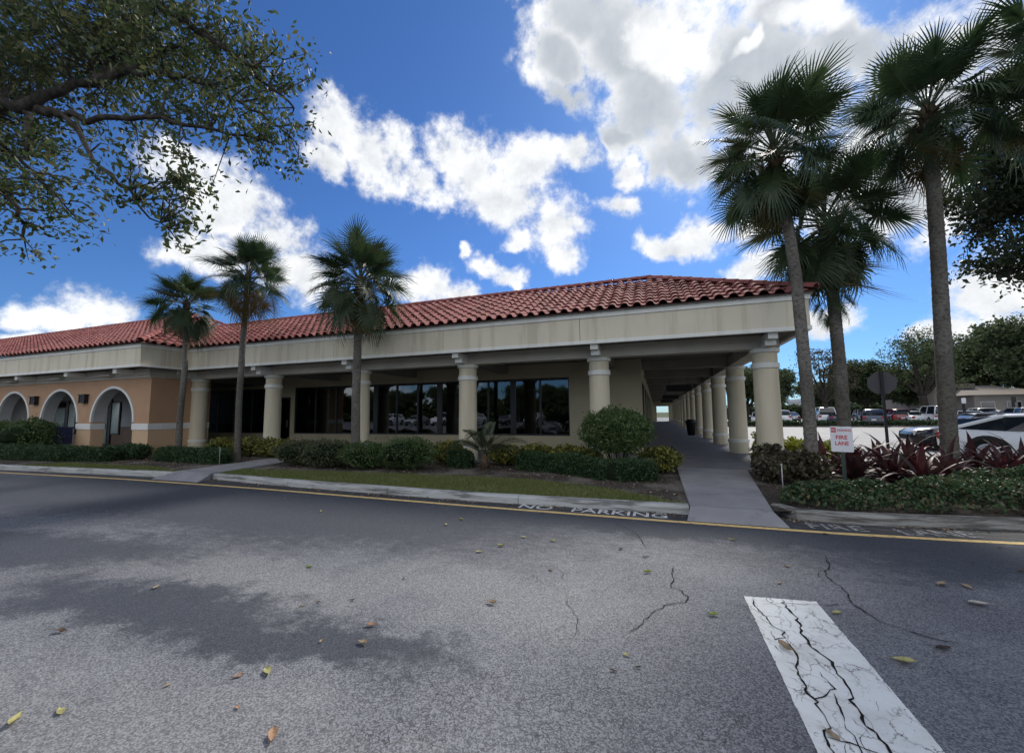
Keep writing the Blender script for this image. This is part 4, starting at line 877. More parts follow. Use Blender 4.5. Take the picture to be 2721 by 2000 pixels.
VV = [((c[0] - OKR.x, c[1] - OKR.y, c[2]), r) for c, r in (((8.6, 13.8, 6.9), (1.3, 1.2, .9)), ((8.7, 13.8, 5.5), (.95, 1.0, .55)), ((10.2, 14, 6.2), (1.3, 1.2, 1.0)), ((10, 14, 8.2), (1.8, 1.4, 1.3)), ((12, 14.3, 8.4), (2.0, 1.6, 1.8)), ((9.3, 13.8, 4.8), (.6, .7, .3)), ((9.2, 13.6, 7.6), (1.2, 1.2, 1.0)), ((10.6, 13.8, 7.2), (1.2, 1.2, 1.3)))]
tw, Cs = canopy(LIM, VV, 900, 44, .1, .055, M['oak_dark'], sig=.2)
tw.build('twigs', M['bark'], T)['kind'] = 'stuff'; link('crown', leaf_mesh('crown', Cs, .13, .066, M['oak_dark']), T)['kind'] = 'stuff'
# background trees: three kinds, copied
def far_tree(h, spread, dens, leafL, mt, seed, lean=.0):
    rr = random.Random(seed); lm = MB(); LIM = []
    fork = h * .28; limb_tubes(lm, [(0, 0, 0), (.05, .03, fork * .6), (.0, 0, fork)], h * .035, h * .026, 8, .01, 6, rr)
    VV = []
    for i in range(9):
        a = i * 2.4 + rr.random(); rad_ = spread * rr.uniform(.35, .8); z = h * rr.uniform(.42, .84) if i % 3 else h * .84
        tip = Vector((math.cos(a) * rad_, math.sin(a) * rad_, z)); LIM.append(limb_tubes(lm, [(0, 0, fork), tip * .45 + Vector((0, 0, fork * .5 + rr.uniform(-.2, .3))), tip], h * .02, h * .004, 6, h * .006, 8, rr))
        VV.append((tuple(tip), (spread * .42, spread * .42, h * .17)))
    VV.append(((0, 0, h * .68), (spread * .65, spread * .65, h * .24)))
    tw, Cs = canopy(LIM, VV, dens, 26, 0, 0, mt, sig=.26 * h / 8)
    return lm.mesh('trunk', M['bark'], True), tw.mesh('twigs', M['bark']), leaf_mesh('crown', Cs, leafL, leafL * .6, mt)
KINDS = [far_tree(8, 4.6, 900, .26, M['far_leaf'], 3), far_tree(8, 4.0, 800, .26, M['far_leaf'], 4), far_tree(9, 3.2, 120, .16, M['bare_leaf'], 5), far_tree(10, 3.6, 190, .2, M['far_leaf'], 6)]
def put_tree(k, x, y, s, rz, label, group):
    t = thing('background_tree', label, 'tree', (x, y, 0), rz, group); t.scale = (s * 1.08, s * 1.08, s)
    a, b, c = KINDS[k]; link('trunk', a, t); link('twigs', b, t)['kind'] = 'stuff'; link('crown', c, t)['kind'] = 'stuff'
G1 = 'trees around the parking lot'
for k, sx, Y, s, lab in ((0, 1985, 62, .95, 'round green tree seen between corridor columns across the lot'), (1, 2050, 70, .95, 'green lot tree seen just right of the corner column'), (2, 2190, 56, .95, 'nearly bare thin tree beside the lot light pole'), (0, 2180, 78, .8, 'low green tree behind the bare tree'),
                         (1, 2300, 66, 1.0, 'dark green lot tree behind the back of the stop sign'), (3, 2450, 58, 1.12, 'tall open crowned tree left of the tallest palm trunk'), (0, 2420, 70, .92, 'dense low tree under the open crowned tree'), (1, 2560, 76, 1.25, 'green tree just right of the tallest palm trunk'),
                         (0, 2650, 74, 1.45, 'broad tree above the beige store roof'), (1, 2800, 58, 1.45, 'tallest broad tree at the right edge beyond the lot'), (0, 2360, 84, 1.0, 'distant tree in the gap right of the stop sign'), (1, 2900, 64, 1.3, 'broad tree beyond the right edge')):
    put_tree(k, az_x(sx, Y), Y, s, sx * 1.7, lab, G1)
for i, (x, y, s) in enumerate(((-64, -40, .8), (-56, -42, .85), (-48, -40, .8), (-40, -43, .9), (-32, -40, .8), (-24, -42, .85), (-16, -40, .8))):
    put_tree(i % 2, x, y, s, i * 1.3, ('leftmost', 'second', 'third', 'middle', 'fifth', 'sixth', 'rightmost')[i] + ' tree of the row mirrored in the arcade windows', 'trees mirrored in the windows')

# ---------------------------------------------------------------- shrubs and hedges
def lump(x, y, f=1.): return np.sin(x * 3.1 * f + 1.7) * np.sin(y * 2.7 * f + .4) + .5 * np.sin(x * 7.3 * f) * np.sin(y * 6.1 * f + 1)
def hedge(name, label, P, width, h, n, L, W, mt, group=None, cat='hedge', lumpy=.09, square=3.0, z0=.12, core=True):
    c = along(P, arc(P)[-1] / 2); t = thing(name, label, cat, (c.x, c.y, z0), 0, group)
    tot = arc(P)[-1]; s = rng.uniform(0, tot, n); th = rng.uniform(-.15, math.pi + .15, n); rad = 1 - np.abs(rng.normal(0, .13, n)); rad[rng.random(n) < .05] += .12
    # the ends are rounded
    ends = rng.random(n) < .14; 
    pts = np.array([tuple(along(P, q)) for q in np.linspace(0, tot, 120)]); u = s / tot * 119; i0 = np.minimum(u.astype(int), 118); f = (u - i0)[:, None]; ctr = pts[i0] * (1 - f) + pts[i0 + 1] * f
    tn = pts[i0 + 1] - pts[i0]; tn /= np.linalg.norm(tn, axis=1)[:, None]; nn = np.stack([-tn[:, 1], tn[:, 0]], 1)
    ce, se = np.cos(th), np.sin(th); rr_ = (np.abs(ce) ** square + np.abs(se) ** square) ** (-1 / square)
    endf = np.minimum(s, tot - s) / (width * .5); rnd = np.where(endf < 1, np.sqrt(np.maximum(.05, 1 - (1 - endf) ** 2)), 1)
    hh = h * (1 + lumpy * lump(ctr[:, 0], ctr[:, 1]))
    lat = ce * rr_ * rad * width / 2 * rnd * (1 + lumpy * lump(ctr[:, 0] + 5, hh)); z = np.maximum(se * rr_ * rad, 0) * hh * (.55 + .45 * rnd)
    C_ = np.concatenate([ctr + nn * lat[:, None] - np.array([c.x, c.y]), z[:, None] + .01], 1)
    out = np.concatenate([nn * ce[:, None], se[:, None]], 1)
    link('foliage', leaf_mesh('foliage', C_, L, W, mt, axis=out, bias=.35), t)['kind'] = 'stuff'
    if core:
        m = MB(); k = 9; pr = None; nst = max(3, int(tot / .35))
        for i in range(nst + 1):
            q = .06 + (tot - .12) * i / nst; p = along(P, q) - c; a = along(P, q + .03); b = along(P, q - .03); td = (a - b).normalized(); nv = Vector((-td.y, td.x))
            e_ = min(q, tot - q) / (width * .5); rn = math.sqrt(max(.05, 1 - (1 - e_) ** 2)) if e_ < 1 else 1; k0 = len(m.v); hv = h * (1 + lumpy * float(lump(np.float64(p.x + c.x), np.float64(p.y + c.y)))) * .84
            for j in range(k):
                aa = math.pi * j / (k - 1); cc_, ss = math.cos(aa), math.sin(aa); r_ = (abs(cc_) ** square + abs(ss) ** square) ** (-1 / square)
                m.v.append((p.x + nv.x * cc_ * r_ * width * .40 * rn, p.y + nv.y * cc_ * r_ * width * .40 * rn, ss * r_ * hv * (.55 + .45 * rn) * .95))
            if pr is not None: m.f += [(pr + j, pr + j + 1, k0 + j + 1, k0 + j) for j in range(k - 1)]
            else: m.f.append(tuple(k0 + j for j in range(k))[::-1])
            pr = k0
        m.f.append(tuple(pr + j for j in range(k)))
        m.build('dark_core', M['core'], t)  # solid dark filler added under the leaf shell
    return t
def bush(name, label, c, r, n, L, W, mt, cat='shrub', group=None, stems=7, lift=.0, hollow=.16, core=.72):
    """ball-like shrub: leaf shell on stems; c = base point, r = radii, lift = bare stem height"""
    t = thing(name, label, cat, (c[0], c[1], .12), 0, group); u = rng.normal(size=(n, 3)); u /= np.linalg.norm(u, axis=1)[:, None]
    s = 1 - np.abs(rng.normal(0, hollow, n)); s *= 1 + .12 * lump(u[:, 0] * 2 + c[0], u[:, 1] * 2 + u[:, 2] * 2) + .07 * np.sin(u[:, 0] * 9 + c[0] * 3) * np.sin(u[:, 2] * 11 + u[:, 1] * 7); q_ = rng.random(n) < .05; s[q_] *= rng.uniform(1.03, 1.22, q_.sum())
    C_ = u * s[:, None] * np.array(r) + np.array([0, 0, lift + r[2]]); C_ = C_[C_[:, 2] > .01]
    link('foliage', leaf_mesh('foliage', C_, L, W, mt, axis=(C_ - np.array([0, 0, lift + r[2]])), bias=.3), t)['kind'] = 'stuff'
    m = MB(); rr = random.Random(int(n))
    for i in range(stems):
        a = i * 2.4; e_ = Vector((math.cos(a) * r[0] * .55, math.sin(a) * r[1] * .55, lift + r[2] * rr.uniform(.8, 1.2))); m.tube([(math.cos(a) * .08, math.sin(a) * .08, 0), e_ * .5 + Vector((rr.gauss(0, .03), 0, 0)), e_], [.016, .012, .006], 5)
    m.build('stems', M['twig'], t)['kind'] = 'stuff'
    if core:
        k = MB(); k.lathe([(max(.02, r[0] * core * math.sin(q)), lift + r[2] - r[2] * core * math.cos(q)) for q in [i * math.pi / 7 for i in range(8)]], 10); k.build('dark_core', M['core'], t)  # added dark core, fills the bush so it is not see-through
    return t
hedge('clipped_hedge', 'long dark clipped hedge behind the left kerb', [(-33, 8.15), (-26, 8.2), (-20, 8.25), (-17.0, 8.75)], 1.0, .46, 26000, .055, .032, M['hedge'])
hedge('clipped_hedge', 'low dark hedge below the yellow bushes, left of the side path', [(-16.0, 9.25), (-14.3, 9.15), (-12.5, 9.1)], .62, .44, 9000, .05, .03, M['hedge'])
hedge('clipped_hedge', 'dark clipped hedge curving in front of the round topiary shrub', [(-3.55, 10.6), (-2.6, 10.2), (-1.7, 9.75), (-.9, 9.35), (.0, 9.45)], .8, .42, 12000, .042, .026, M['hedge'])
hedge('clipped_hedge', 'short dark hedge stub beside the cycad', [(-5.5, 10.25), (-4.7, 10.15)], .6, .46, 3000, .045, .028, M['hedge'])
bush('shrub', 'small dark shrub at the orange wing corner, left one of two', (-17.75, 9.3), (.34, .32, .26), 1500, .055, .032, M['hedge'])
bush('shrub', 'small dark shrub at the orange wing corner, right one of two', (-16.9, 9.2), (.36, .32, .26), 1600, .055, .032, M['hedge'])
bush('shrub', 'large bright green bush at the left edge in front of the arches', (-23.6, 9.15), (1.25, .75, .72), 10000, .07, .042, M['shrub'])
bush('shrub', 'large green bush cut by the left edge, before the farthest arch', (-26.0, 9.1), (1.2, .75, .66), 9000, .07, .042, M['shrub'])
for i, (x, y, r, h, mt, L) in enumerate(((-10.0, 9.45, .85, .36, 'olive', .05), (-8.75, 9.25, .8, .38, 'olive', .05), (-7.55, 9.3, .75, .36, 'shrub', .05), (-6.35, 9.5, .85, .42, 'shrub', .05))):
    bush('shrub', ('grey green loose shrub beside the side path, left end of its row', 'grey green loose shrub below the full palm, second in its row', 'mid green shrub right of the full palm trunk', 'brightest green rounded shrub at the right end of its row')[i], (x, y), (r, .62, h), 5200, L, L * .6, M[mt], group='loose shrubs behind the lawn')
for i, (x, y, r, h) in enumerate(((-15.4, 11.0, .75, 0.33), (-14.1, 11.0, .75, 0.34), (-12.95, 10.95, .6, 0.33), (-11.95, 10.6, .6, 0.33), (-5.75, 10.7, .55, 0.33), (-4.1, 11.0, .55, 0.28), (-3.2, 11.05, .6, 0.30), (-2.3, 11.05, .5, 0.29), (-1.75, 10.9, .4, 0.26), (.05, 10.45, .48, 0.31))):
    lab = ('yellow variegated bush behind the low hedge, first from the left', 'yellow variegated bush left of the second palm trunk', 'yellow variegated bush right of the second palm trunk', 'yellow variegated bush at the head of the side path', 'yellow variegated bush left of the cycad',
           'yellow variegated bush right of the cycad', 'yellow variegated bush under the glazed window', 'yellow variegated bush under the window corner', 'small yellow variegated bush touching the topiary', 'yellow variegated bush beside the walkway')[i]
    bush('variegated_shrub', lab, (x, y), (r, .42, h), 2600, .085, .042, M['varieg'], hollow=.3, core=.55, group='yellow variegated shrubs')
bush('topiary_shrub', 'tall round clipped shrub on bare stems before the column', (-.93, 10.15), (.86, .80, .55), 13000, .055, .033, M['shrub'], lift=.46, stems=14, hollow=.2, core=.5)
for i, (x, y, r, h, mt) in enumerate(((2.35, 10.35, .42, .36, 'redshrub'), (2.75, 9.6, .4, .34, 'redshrub'), (2.2, 9.7, .32, .26, 'redshrub'), (3.45, 12.9, .42, .36, 'bright'), (3.05, 13.8, .4, .5, 'bright'), (4.5, 13.2, .4, .34, 'bright'))):
    lab = ('bronze leaved bush at the foot of the corner column', 'bronze leaved bush at the foot of the leaning palm', 'low bronze leaved bush at the walkway edge', 'yellow green bush right of the corner column', 'yellow green bush seen left of the corner column', 'small yellow green bush behind the fire lane sign')[i]
    bush('shrub', lab, (x, y), (r, r, h), 1700, .10, .055, M[mt], core=.4, hollow=.32)
# groundcover on the right island
GC = [(1.75, 7.25), (2.6, 7.15), (4.4, 7.42), (8.5, 8.35), (9.5, 9.8), (6.2, 10.2), (4.9, 9.6), (4.2, 8.9), (3.3, 8.55), (2.2, 8.5), (1.85, 7.9)]
n = 60000; x = rng.uniform(1.7, 9.5, n); y = rng.uniform(7.1, 10.2, n); k = inside(GC, x, y); x, y = x[k], y[k]
dist = np.min(np.stack([np.abs((b[0] - a[0]) * (a[1] - y) - (a[0] - x) * (b[1] - a[1])) / math.dist(a, b) for a, b in zip(GC, GC[1:] + GC[:1])]), 0)
hh = (.34 + .05 * lump(x, y, .8) + .05 * np.clip(x - 3.5, 0, 3)) * np.minimum(1, np.sqrt(dist / .28 + .03)); z = .13 + hh * (1 - np.abs(rng.normal(0, .22, len(x))))
tag(link('groundcover', leaf_mesh('groundcover', np.stack([x, y, np.maximum(z, .14)], 1), .062, .036, M['cover'], up=.3)), 'glossy green groundcover filling the right island behind the kerb', 'groundcover', kind='stuff')
# strap leaved maroon plants
def strap(L, w, bend, seed):
    m = MB(); n = 7; rr = random.Random(seed)
    for i in range(n + 1):
        f = i / n; a = bend * f * f; p = Vector((L * f * math.cos(a * .6), 0, -L * f * math.sin(a * .6) * .9)); ww = w * (1 - f ** 3.2) * (.75 + .5 * math.sin(math.pi * min(1, f * 1.2))) + .001
        m.v += [(p.x, -ww, p.z + ww * .45), (p.x, 0, p.z), (p.x, ww, p.z + ww * .45)]
    for i in range(n): a = 3 * i; m.f += [(a, a + 1, a + 4, a + 3), (a + 1, a + 2, a + 5, a + 4)]
    return m.mesh('leaf', M['maroon'], True)
STR = [strap(.78, .042, .5, 1), strap(.85, .036, .9, 2), strap(.62, .045, .3, 3)]
BR = [(3.55, 9.75), (3.35, 10.5), (4.15, 9.75), (4.75, 10.5), (3.9, 10.9), (5.1, 9.95), (6.3, 10.7), (6.9, 11.2), (7.5, 11.0), (8.2, 11.6), (5.2, 11.4), (6.6, 12.0), (4.6, 11.3), (4.35, 9.2)]
BL = ['maroon strap leaved plant right behind the fire lane sign post', 'maroon strap leaved plant left in the row behind the sign', 'maroon strap leaved plant with upright blades right of the sign', 'maroon strap leaved plant behind the groundcover centre', 'dark maroon plant at the foot of the middle palm', 'maroon strap leaved plant left of the tallest palm trunk',
      'maroon strap leaved plant touching the tallest palm on its right', 'maroon strap leaved plant in front of the white car wheel', 'maroon strap leaved plant below the white car door', 'maroon strap leaved plant at the right edge', 'maroon plant behind the tallest palm base', 'maroon plant in front of the white car rear', 'dark maroon plant right behind the middle palm trunk', 'low dark maroon plant nearest the groundcover right of the sign']
for i, (x, y) in enumerate(BR):
    rr = random.Random(50 + i); t = thing('strap_leaf_plant', BL[i], 'plant', (x, y, .14), rr.random() * 6, 'maroon strap leaved plants on the right island')
    for k in range(22):
        f = k / 21; e_ = 84 - 66 * f + rr.gauss(0, 6)
        link('leaf', STR[k % 3], t, mtx=Matrix.Translation((0, 0, .03)) @ Euler((0, 0, R(k * 137.5 + rr.gauss(0, 8)))).to_matrix().to_4x4() @ Matrix.Rotation(-R(e_), 4, 'Y') @ Matrix.Scale(rr.uniform(.95, 1.4), 4))
# cycad with arching fronds in front of the wall
def sago_frond(L, seed, bend):
    m = MB(); rr = random.Random(seed); n = 26
    def rib(f): a = bend * f * f; return Vector((L * f * math.cos(a * .7), 0, -L * f * math.sin(a * .7)))
    m.tube([rib(i / 6) for i in range(7)], [.012, .01, .008, .007, .006, .004, .002], 4)
    for i in range(n):
        f = .18 + .8 * i / n; b = rib(f); l = .20 * math.sin(math.pi * (f * .85 + .1)) + .03
        for s in (-1, 1):
            t_ = b + Vector((l * .62, s * l * .75, l * .25)); m.quad(tuple(b + Vector((-.007, 0, 0))), tuple((b + t_) / 2 + Vector((-.014, 0, .0))), tuple(t_), tuple((b + t_) / 2 + Vector((.014, 0, 0))))
    return m.mesh('frond', M['sago'])
SG = [sago_frond(1.0, 1, .5), sago_frond(.9, 2, 1.0), sago_frond(.95, 3, .75)]
t = thing('cycad', 'small cycad with arching feathery fronds on the mulch before the window wall', 'plant', (-4.3, 10.0, .12))
MB().lathe([(.09, 0), (.11, .14), (.10, .32), (.05, .40)], 10).build('trunk', M['boot'], t, True)
rr = random.Random(5)
for k in range(11):
    link('frond', SG[k % 3], t, mtx=Matrix.Translation((0, 0, .36)) @ Euler((0, 0, R((0, 180, 40, 150, 200, 340, 95, 265, 20, 170, 300)[k]))).to_matrix().to_4x4() @ Matrix.Rotation(-R((38, 42, 52, 58, 30, 34, 66, 62, 22, 26, 48)[k] + rr.gauss(0, 4)), 4, 'Y') @ Matrix.Scale(rr.uniform(1.05, 1.3), 4))
# stakes and sprinkler risers
for x, y, h, lab in ((-12.35, 8.72, .45, 'thin pale stake in front of the second palm'), (1.98, 8.15, .5, 'thin pale irrigation stake at the walkway edge')):
    t = thing('irrigation_stake', lab, 'stake', (x, y, .12), group='pale garden stakes'); MB().lathe([(.007, 0), (.007, h)], 8).build('rod', M['grey_plaster'], t, True); MB().lathe([(.007, h), (.012, h + .006), (.012, h + .03), (.007, h + .035)], 8).build('head', M['grey_plaster'], t, True)

# ---------------------------------------------------------------- signs
t = thing('fire_lane_sign', 'small white no parking fire lane sign with red lettering on a green post', 'sign', (3.26, 9.3, .1), R(-17))
MB().box(-.03, .03, .004, .05, -.1, 1.12).build('post', M['post'], t)
m = MB(); w_, h_, r_ = .165, .235, .025
poly = [(sx * (w_ - r_) + r_ * math.cos(a), sz * (h_ - r_) + r_ * math.sin(a)) for sx, sz, a0 in ((1, 1, 0), (-1, 1, 90), (-1, -1, 180), (1, -1, 270)) for a in [R(a0 + q) for q in (0, 30, 60, 90)]]
k = len(poly); m.v = [(x, -.003, z) for x, z in poly] + [(x, .003, z) for x, z in poly]; m.f = [tuple(range(k))[::-1][::-1], tuple(range(k, 2 * k))[::-1]] + [(i, k + i, k + (i + 1) % k, (i + 1) % k) for i in range(k)]
pl = m.build('panel', M['sign'], t, loc=(0, 0, .915))
def sign_text(txt, w, h, x, z, mt, y=-.0055):
    o = link('lettering', text_mesh(txt, 1, mt, 'lettering', bold=.02), pl, (x, y, z)); o.scale = (w, h, 1); o.rotation_euler = (R(90), 0, 0)
m = MB(); m.quad((-.15, -.0045, .125), (-.075, -.0045, .125), (-.075, -.0045, .215), (-.15, -.0045, .215)); m.build('red_square', M['red'], pl)
sign_text('NO', .058, .045, -.1125, .17, M['sign'], -.0062); sign_text('PARKING', .20, .045, .045, .165, M['red']); sign_text('FIRE', .17, .075, .0, .035, M['red']); sign_text('LANE', .20, .075, .0, -.075, M['red'])
for z in (.215, -.205): MB().lathe([(.008, 0), (.008, .004)], 8).build('bolt', M['rim'], pl, loc=(0, -.006, z)).rotation_euler = (R(90), 0, 0)
t = thing('stop_sign', 'back of an octagonal grey traffic sign on a dark post in the right island', 'sign', (7.38, 17.4, .0), R(-14))
m = MB(); oc = [(.41 * math.cos(R(22.5 + 45 * i)), .41 * math.sin(R(22.5 + 45 * i))) for i in range(8)]; m.v = [(x, -.002, z) for x, z in oc] + [(x, .002, z) for x, z in oc]; m.f = [tuple(range(8)), tuple(range(8, 16))[::-1]] + [(i, 8 + i, 8 + (i + 1) % 8, (i + 1) % 8) for i in range(8)]
m.build('panel', M['alu'], t, loc=(0, .035, 2.48)); MB().box(-.04, .04, -.03, .03, -.1, 2.86).build('post', M['black'], t)

# ---------------------------------------------------------------- bins
t = thing('trash_can', 'dark tapered trash can on the corridor floor', 'trash can', (1.98, 27.0, .152))
MB().lathe([(.21, 0), (.29, .72), (.33, .74), (.33, .84), (.28, .86)], 20).build('body', M['black'], t, True); MB().lathe([(.30, .861), (.24, .93), (.10, .96)], 20).build('lid', M['frame'], t, True)
t = thing('waste_bin', 'upright dark blue bin beside the arch pillar', 'bin', (-22.85, 9.62, .12))
MB().box(-.26, .26, -.26, .26, .05, 1.0).build('body', M['blue'], t); MB().box(-.29, .29, -.29, .29, 1.002, 1.07).build('lid', M['blue'], t); MB().box(-.10, .10, -.33, -.292, 1.02, 1.05).build('handle', M['black'], t)
t = thing('blue_tarp_pile', 'sloping dark blue covered pile with a pale edge strip, left of the blue bin', 'tarp', (-23.9, 9.65, .12))
m = MB(); n = 10
for i in range(n + 1):
    f = i / n; x = -.75 + 1.45 * f; z = .28 + .62 * f ** .8 + .03 * math.sin(f * 17); m.v += [(x, -.34, 0), (x, -.30, z * .8), (x, -.12, z + .02 * math.sin(f * 23)), (x, .12, z), (x, .3, z * .8), (x, .34, 0)]
for i in range(n): a = 6 * i; m.f += [(a + j, a + j + 1, a + 7 + j, a + 6 + j) for j in range(5)]
m.f += [tuple(range(6))[::-1], tuple(6 * n + j for j in range(6))]; m.build('cover', M['blue2'], t, True)
m = MB()
for i in range(n): a, b = [(-.75 + 1.45 * q / n, -.355, .10 + .26 * (q / n)) for q in (i, i + 1)]; m.quad(a, b, (b[0], b[1], b[2] + .07), (a[0], a[1], a[2] + .07))
m.build('edge_strip', M['sign'], t)

# ---------------------------------------------------------------- vehicles
def car_proto(kind):
    """stations along the length (x front +): lower body loft, glass cabin, roof, wheels"""
    if kind == 'sedan': L, W, H, belt, hood, deck = 4.6, .90, 1.42, .92, .86, .95; cab = (.95, .35, -.85, -1.75); ground = .20
    elif kind == 'suv': L, W, H, belt, hood, deck = 4.6, .93, 1.66, 1.08, 1.02, 1.08; cab = (.95, .45, -1.75, -2.15); ground = .24
    elif kind == 'pickup': L, W, H, belt, hood, deck = 5.5, .97, 1.82, 1.16, 1.12, 1.10; cab = (1.05, .55, -.75, -.95); ground = .30
    elif kind == 'hatch': L, W, H, belt, hood, deck = 4.6, .92, 1.42, .95, .88, .99; cab = (1.05, .25, -1.0, -2.02); ground = .22
    else: L, W, H, belt, hood, deck = 5.0, .97, 1.95, 1.12, 1.06, 1.12; cab = (1.5, .85, -2.3, -2.46); ground = .24
    h2 = L / 2; wr = .33 if kind == 'sedan' else .37
    st = [(-h2, .72, .50, deck * .78), (-h2 + .06, .90, .32, deck * .94), (-h2 + .35, .98, ground, deck), (cab[3], 1.0, ground, deck), (cab[2], 1.0, ground, belt), (0, 1.0, ground, belt - .01), (cab[0], 1.0, ground, belt - .02), (h2 - .75, .985, ground, hood), (h2 - .25, .93, ground + .02, hood * .92), (h2 - .05, .80, .34, hood * .78), (h2, .66, .42, hood * .62)]
    m = MB(); rings = []
    for x, wf, zl, zt in st:
        w = W * wf; k0 = len(m.v); half = [(w * .90, zl), (w * .985, zl + (zt - zl) * .25), (w, zl + (zt - zl) * .62), (w * .955, zt - .05), (w * .86, zt), (w * .45, zt + .025)]
        m.v += [(x, y, z) for y, z in half] + [(x, -y, z) for y, z in half[::-1]]; rings.append(k0)
    for a, b in zip(rings, rings[1:]): m.f += [(a + j, b + j, b + (j + 1) % 12, a + (j + 1) % 12) for j in range(12)]
    m.f += [tuple(rings[0] + j for j in range(12)), tuple(rings[-1] + j for j in range(12))[::-1]]
    parts = {'body': m}
    g = MB(); x0, x1, x2, x3 = cab; zb = belt - .02; zr = H - .05
    secs = [(x0, W * .86, W * .80, zb, zb + .02), (x1, W * .88, W * .66, zb, zr), ((x1 + x2) / 2, W * .89, W * .69, zb, zr + .01), (x2, W * .88, W * .66, zb, zr - .02), (x3, W * .84, W * .76, deck - .02, deck + (.02 if kind in ('sedan', 'pickup') else .25))]
    rg = []
    for x, wb, wt, z0, z1 in secs: k0 = len(g.v); g.v += [(x, wb, z0), (x, wt, z1), (x, -wt, z1), (x, -wb, z0)]; rg.append(k0)
    for a, b in zip(rg, rg[1:]): g.f += [(a + j, b + j, b + j + 1, a + j + 1) for j in range(3)]
    g.f += [tuple(rg[0] + j for j in range(4)), tuple(rg[-1] + j for j in range(4))[::-1]]
    parts['window_glass'] = g
    r = MB(); rg = []
    for x, wf, z in ((x1 + .06, .64, zr - .01), (x1 - .1, .685, zr + .028), ((x1 + x2) / 2, .71, zr + .045), (x2 + .1, .685, zr + .02), (x2 - .05, .64, zr - .03)):
        k0 = len(r.v); r.v += [(x, W * wf, z - .035), (x, W * wf * .93, z), (x, 0, z + .02), (x, -W * wf * .93, z), (x, -W * wf, z - .035)]; rg.append(k0)
    for a, b in zip(rg, rg[1:]): r.f += [(a + j, b + j, b + j + 1, a + j + 1) for j in range(4)]
    parts['roof'] = r
    p = MB()
    for s in (1, -1):
        p.tube([(x0, s * W * .85, zb), (x1, s * W * .675, zr)], .035, 5); p.tube([(x3, s * W * .82, deck), (x2, s * W * .675, zr - .02)], .05, 5)
        for q in ((.12,) if kind != 'suv' else (.12, .68)): xm = x1 + (x2 - x1) * (q + .38) if q < .5 else x1 + (x2 - x1) * .86; p.tube([(xm, s * W * .90, zb), (xm, s * W * .70, zr)], .035, 4)
        p.tube([(x1, s * W * .68, zr), (x2, s * W * .68, zr - .015)], .03, 4)
    parts['pillars'] = p
    return parts, (L, W, H, h2, wr, hood, deck, cab, belt)
PROTO = {k: car_proto(k) for k in ('sedan', 'suv', 'pickup', 'van', 'hatch')}
CARM = {}
def car(kind, paint, label, loc, rz, group='parked cars', detail=True):
    parts, (L, W, H, h2, wr, hood, deck, cab, belt) = PROTO[kind]
    t = thing('parked_car' if kind != 'pickup' else 'parked_pickup', label, {'pickup': 'pickup', 'van': 'van'}.get(kind, 'car'), loc, rz, group)
    def part(nm, mt, mb, par=t, smooth=True, loc_=None):
        key = (kind, nm, mt)
        if key not in CARM:
            me = mb().mesh(nm, M[mt], smooth)
            if smooth: me.set_sharp_from_angle(angle=R(38))
            CARM[key] = me
        return link(nm, CARM[key], par, loc_)
    cp = lambda b: (lambda: b)
    bo = part('body', paint, cp(parts['body'])); part('window_glass', 'carglass', cp(parts['window_glass']), smooth=False); part('roof', paint, cp(parts['roof'])); part('pillars', paint, cp(parts['pillars']))['kind'] = 'stuff'
    for sx in (h2 - .88, -h2 + .95):
        for s in (1, -1):
            w = part('wheel', 'tyre', lambda: MB().lathe([(wr * .55, -.11), (wr * .93, -.115), (wr, -.07), (wr, .07), (wr * .93, .115), (wr * .55, .11)], 22), loc_=(sx, s * (W - .09), wr)); w.rotation_euler = (R(90), 0, 0)
            part('rim', 'rim', lambda: MB().lathe([(wr * .62, -.118), (wr * .5, -.122), (.05, -.10), (.05, .10), (wr * .5, .122), (wr * .62, .118)], 14), w, False)
            a = part('wheel_arch', 'vent', lambda: MB().lathe([(wr * 1.17, -.02), (wr * 1.17, .02)], 22), bo, False, (sx, s * (W - .012), wr + .02)); a.rotation_euler = (R(90), 0, 0)
    for s in (1, -1):
        part('headlight', 'lamp_clear', lambda: MB().box(-.12, .03, -.2, .2, -.06, .07), loc_=(h2 - .1, s * W * .60, hood * .74), smooth=False)
        part('tail_light', 'lamp_red', lambda: MB().box(-.03, .1, -.14, .14, -.1, .1), loc_=(-h2 + .03, s * W * .70, deck * .80), smooth=False)
        part('mirror', paint, lambda: MB().box(-.09, .09, -.09, .09, -.07, .07), loc_=(cab[0] - .12, s * (W + .06), belt + .05), smooth=False)
        part('door_handle', 'vent', lambda: MB().box(-.1, .1, -.012, .012, -.012, .015), loc_=(cab[2] * .35, s * W * .995, belt - .14), smooth=False)
        part('door_seam', 'vent', lambda: MB().box(-.006, .006, -.006, .006, -.28, .24), loc_=(cab[0] - .2, s * W * .997, belt - .4), smooth=False)
    part('number_plate', 'plate', lambda: MB().box(-.012, .012, -.17, .17, -.07, .07), loc_=(-h2 - .005, 0, deck * .62), smooth=False)
    part('bumper', 'vent', lambda: MB().box(-.05, .06, -W * .78, W * .78, -.08, .08), loc_=(-h2 + .05, 0, .42), smooth=False)
    part('grille', 'vent', lambda: MB().box(-.05, .05, -W * .45, W * .45, -.1, .1), loc_=(h2 - .02, 0, .5), smooth=False)
    return t
car('hatch', 'paint_white', 'white car nearest the island at the right edge, facing right', (10.2, 15.25, 0), R(-27))
car('sedan', 'paint_black', 'black car behind the tallest palm trunk', (11.7, 20.6, 0), R(172))
car('suv', 'paint_white', 'white suv roof just behind the nearest white car', (16.2, 20.5, 0), R(-20))
car('suv', 'paint_grey', 'grey suv seen from behind on the pale lane', (az_x(2312, 49), 49, 0), R(70))
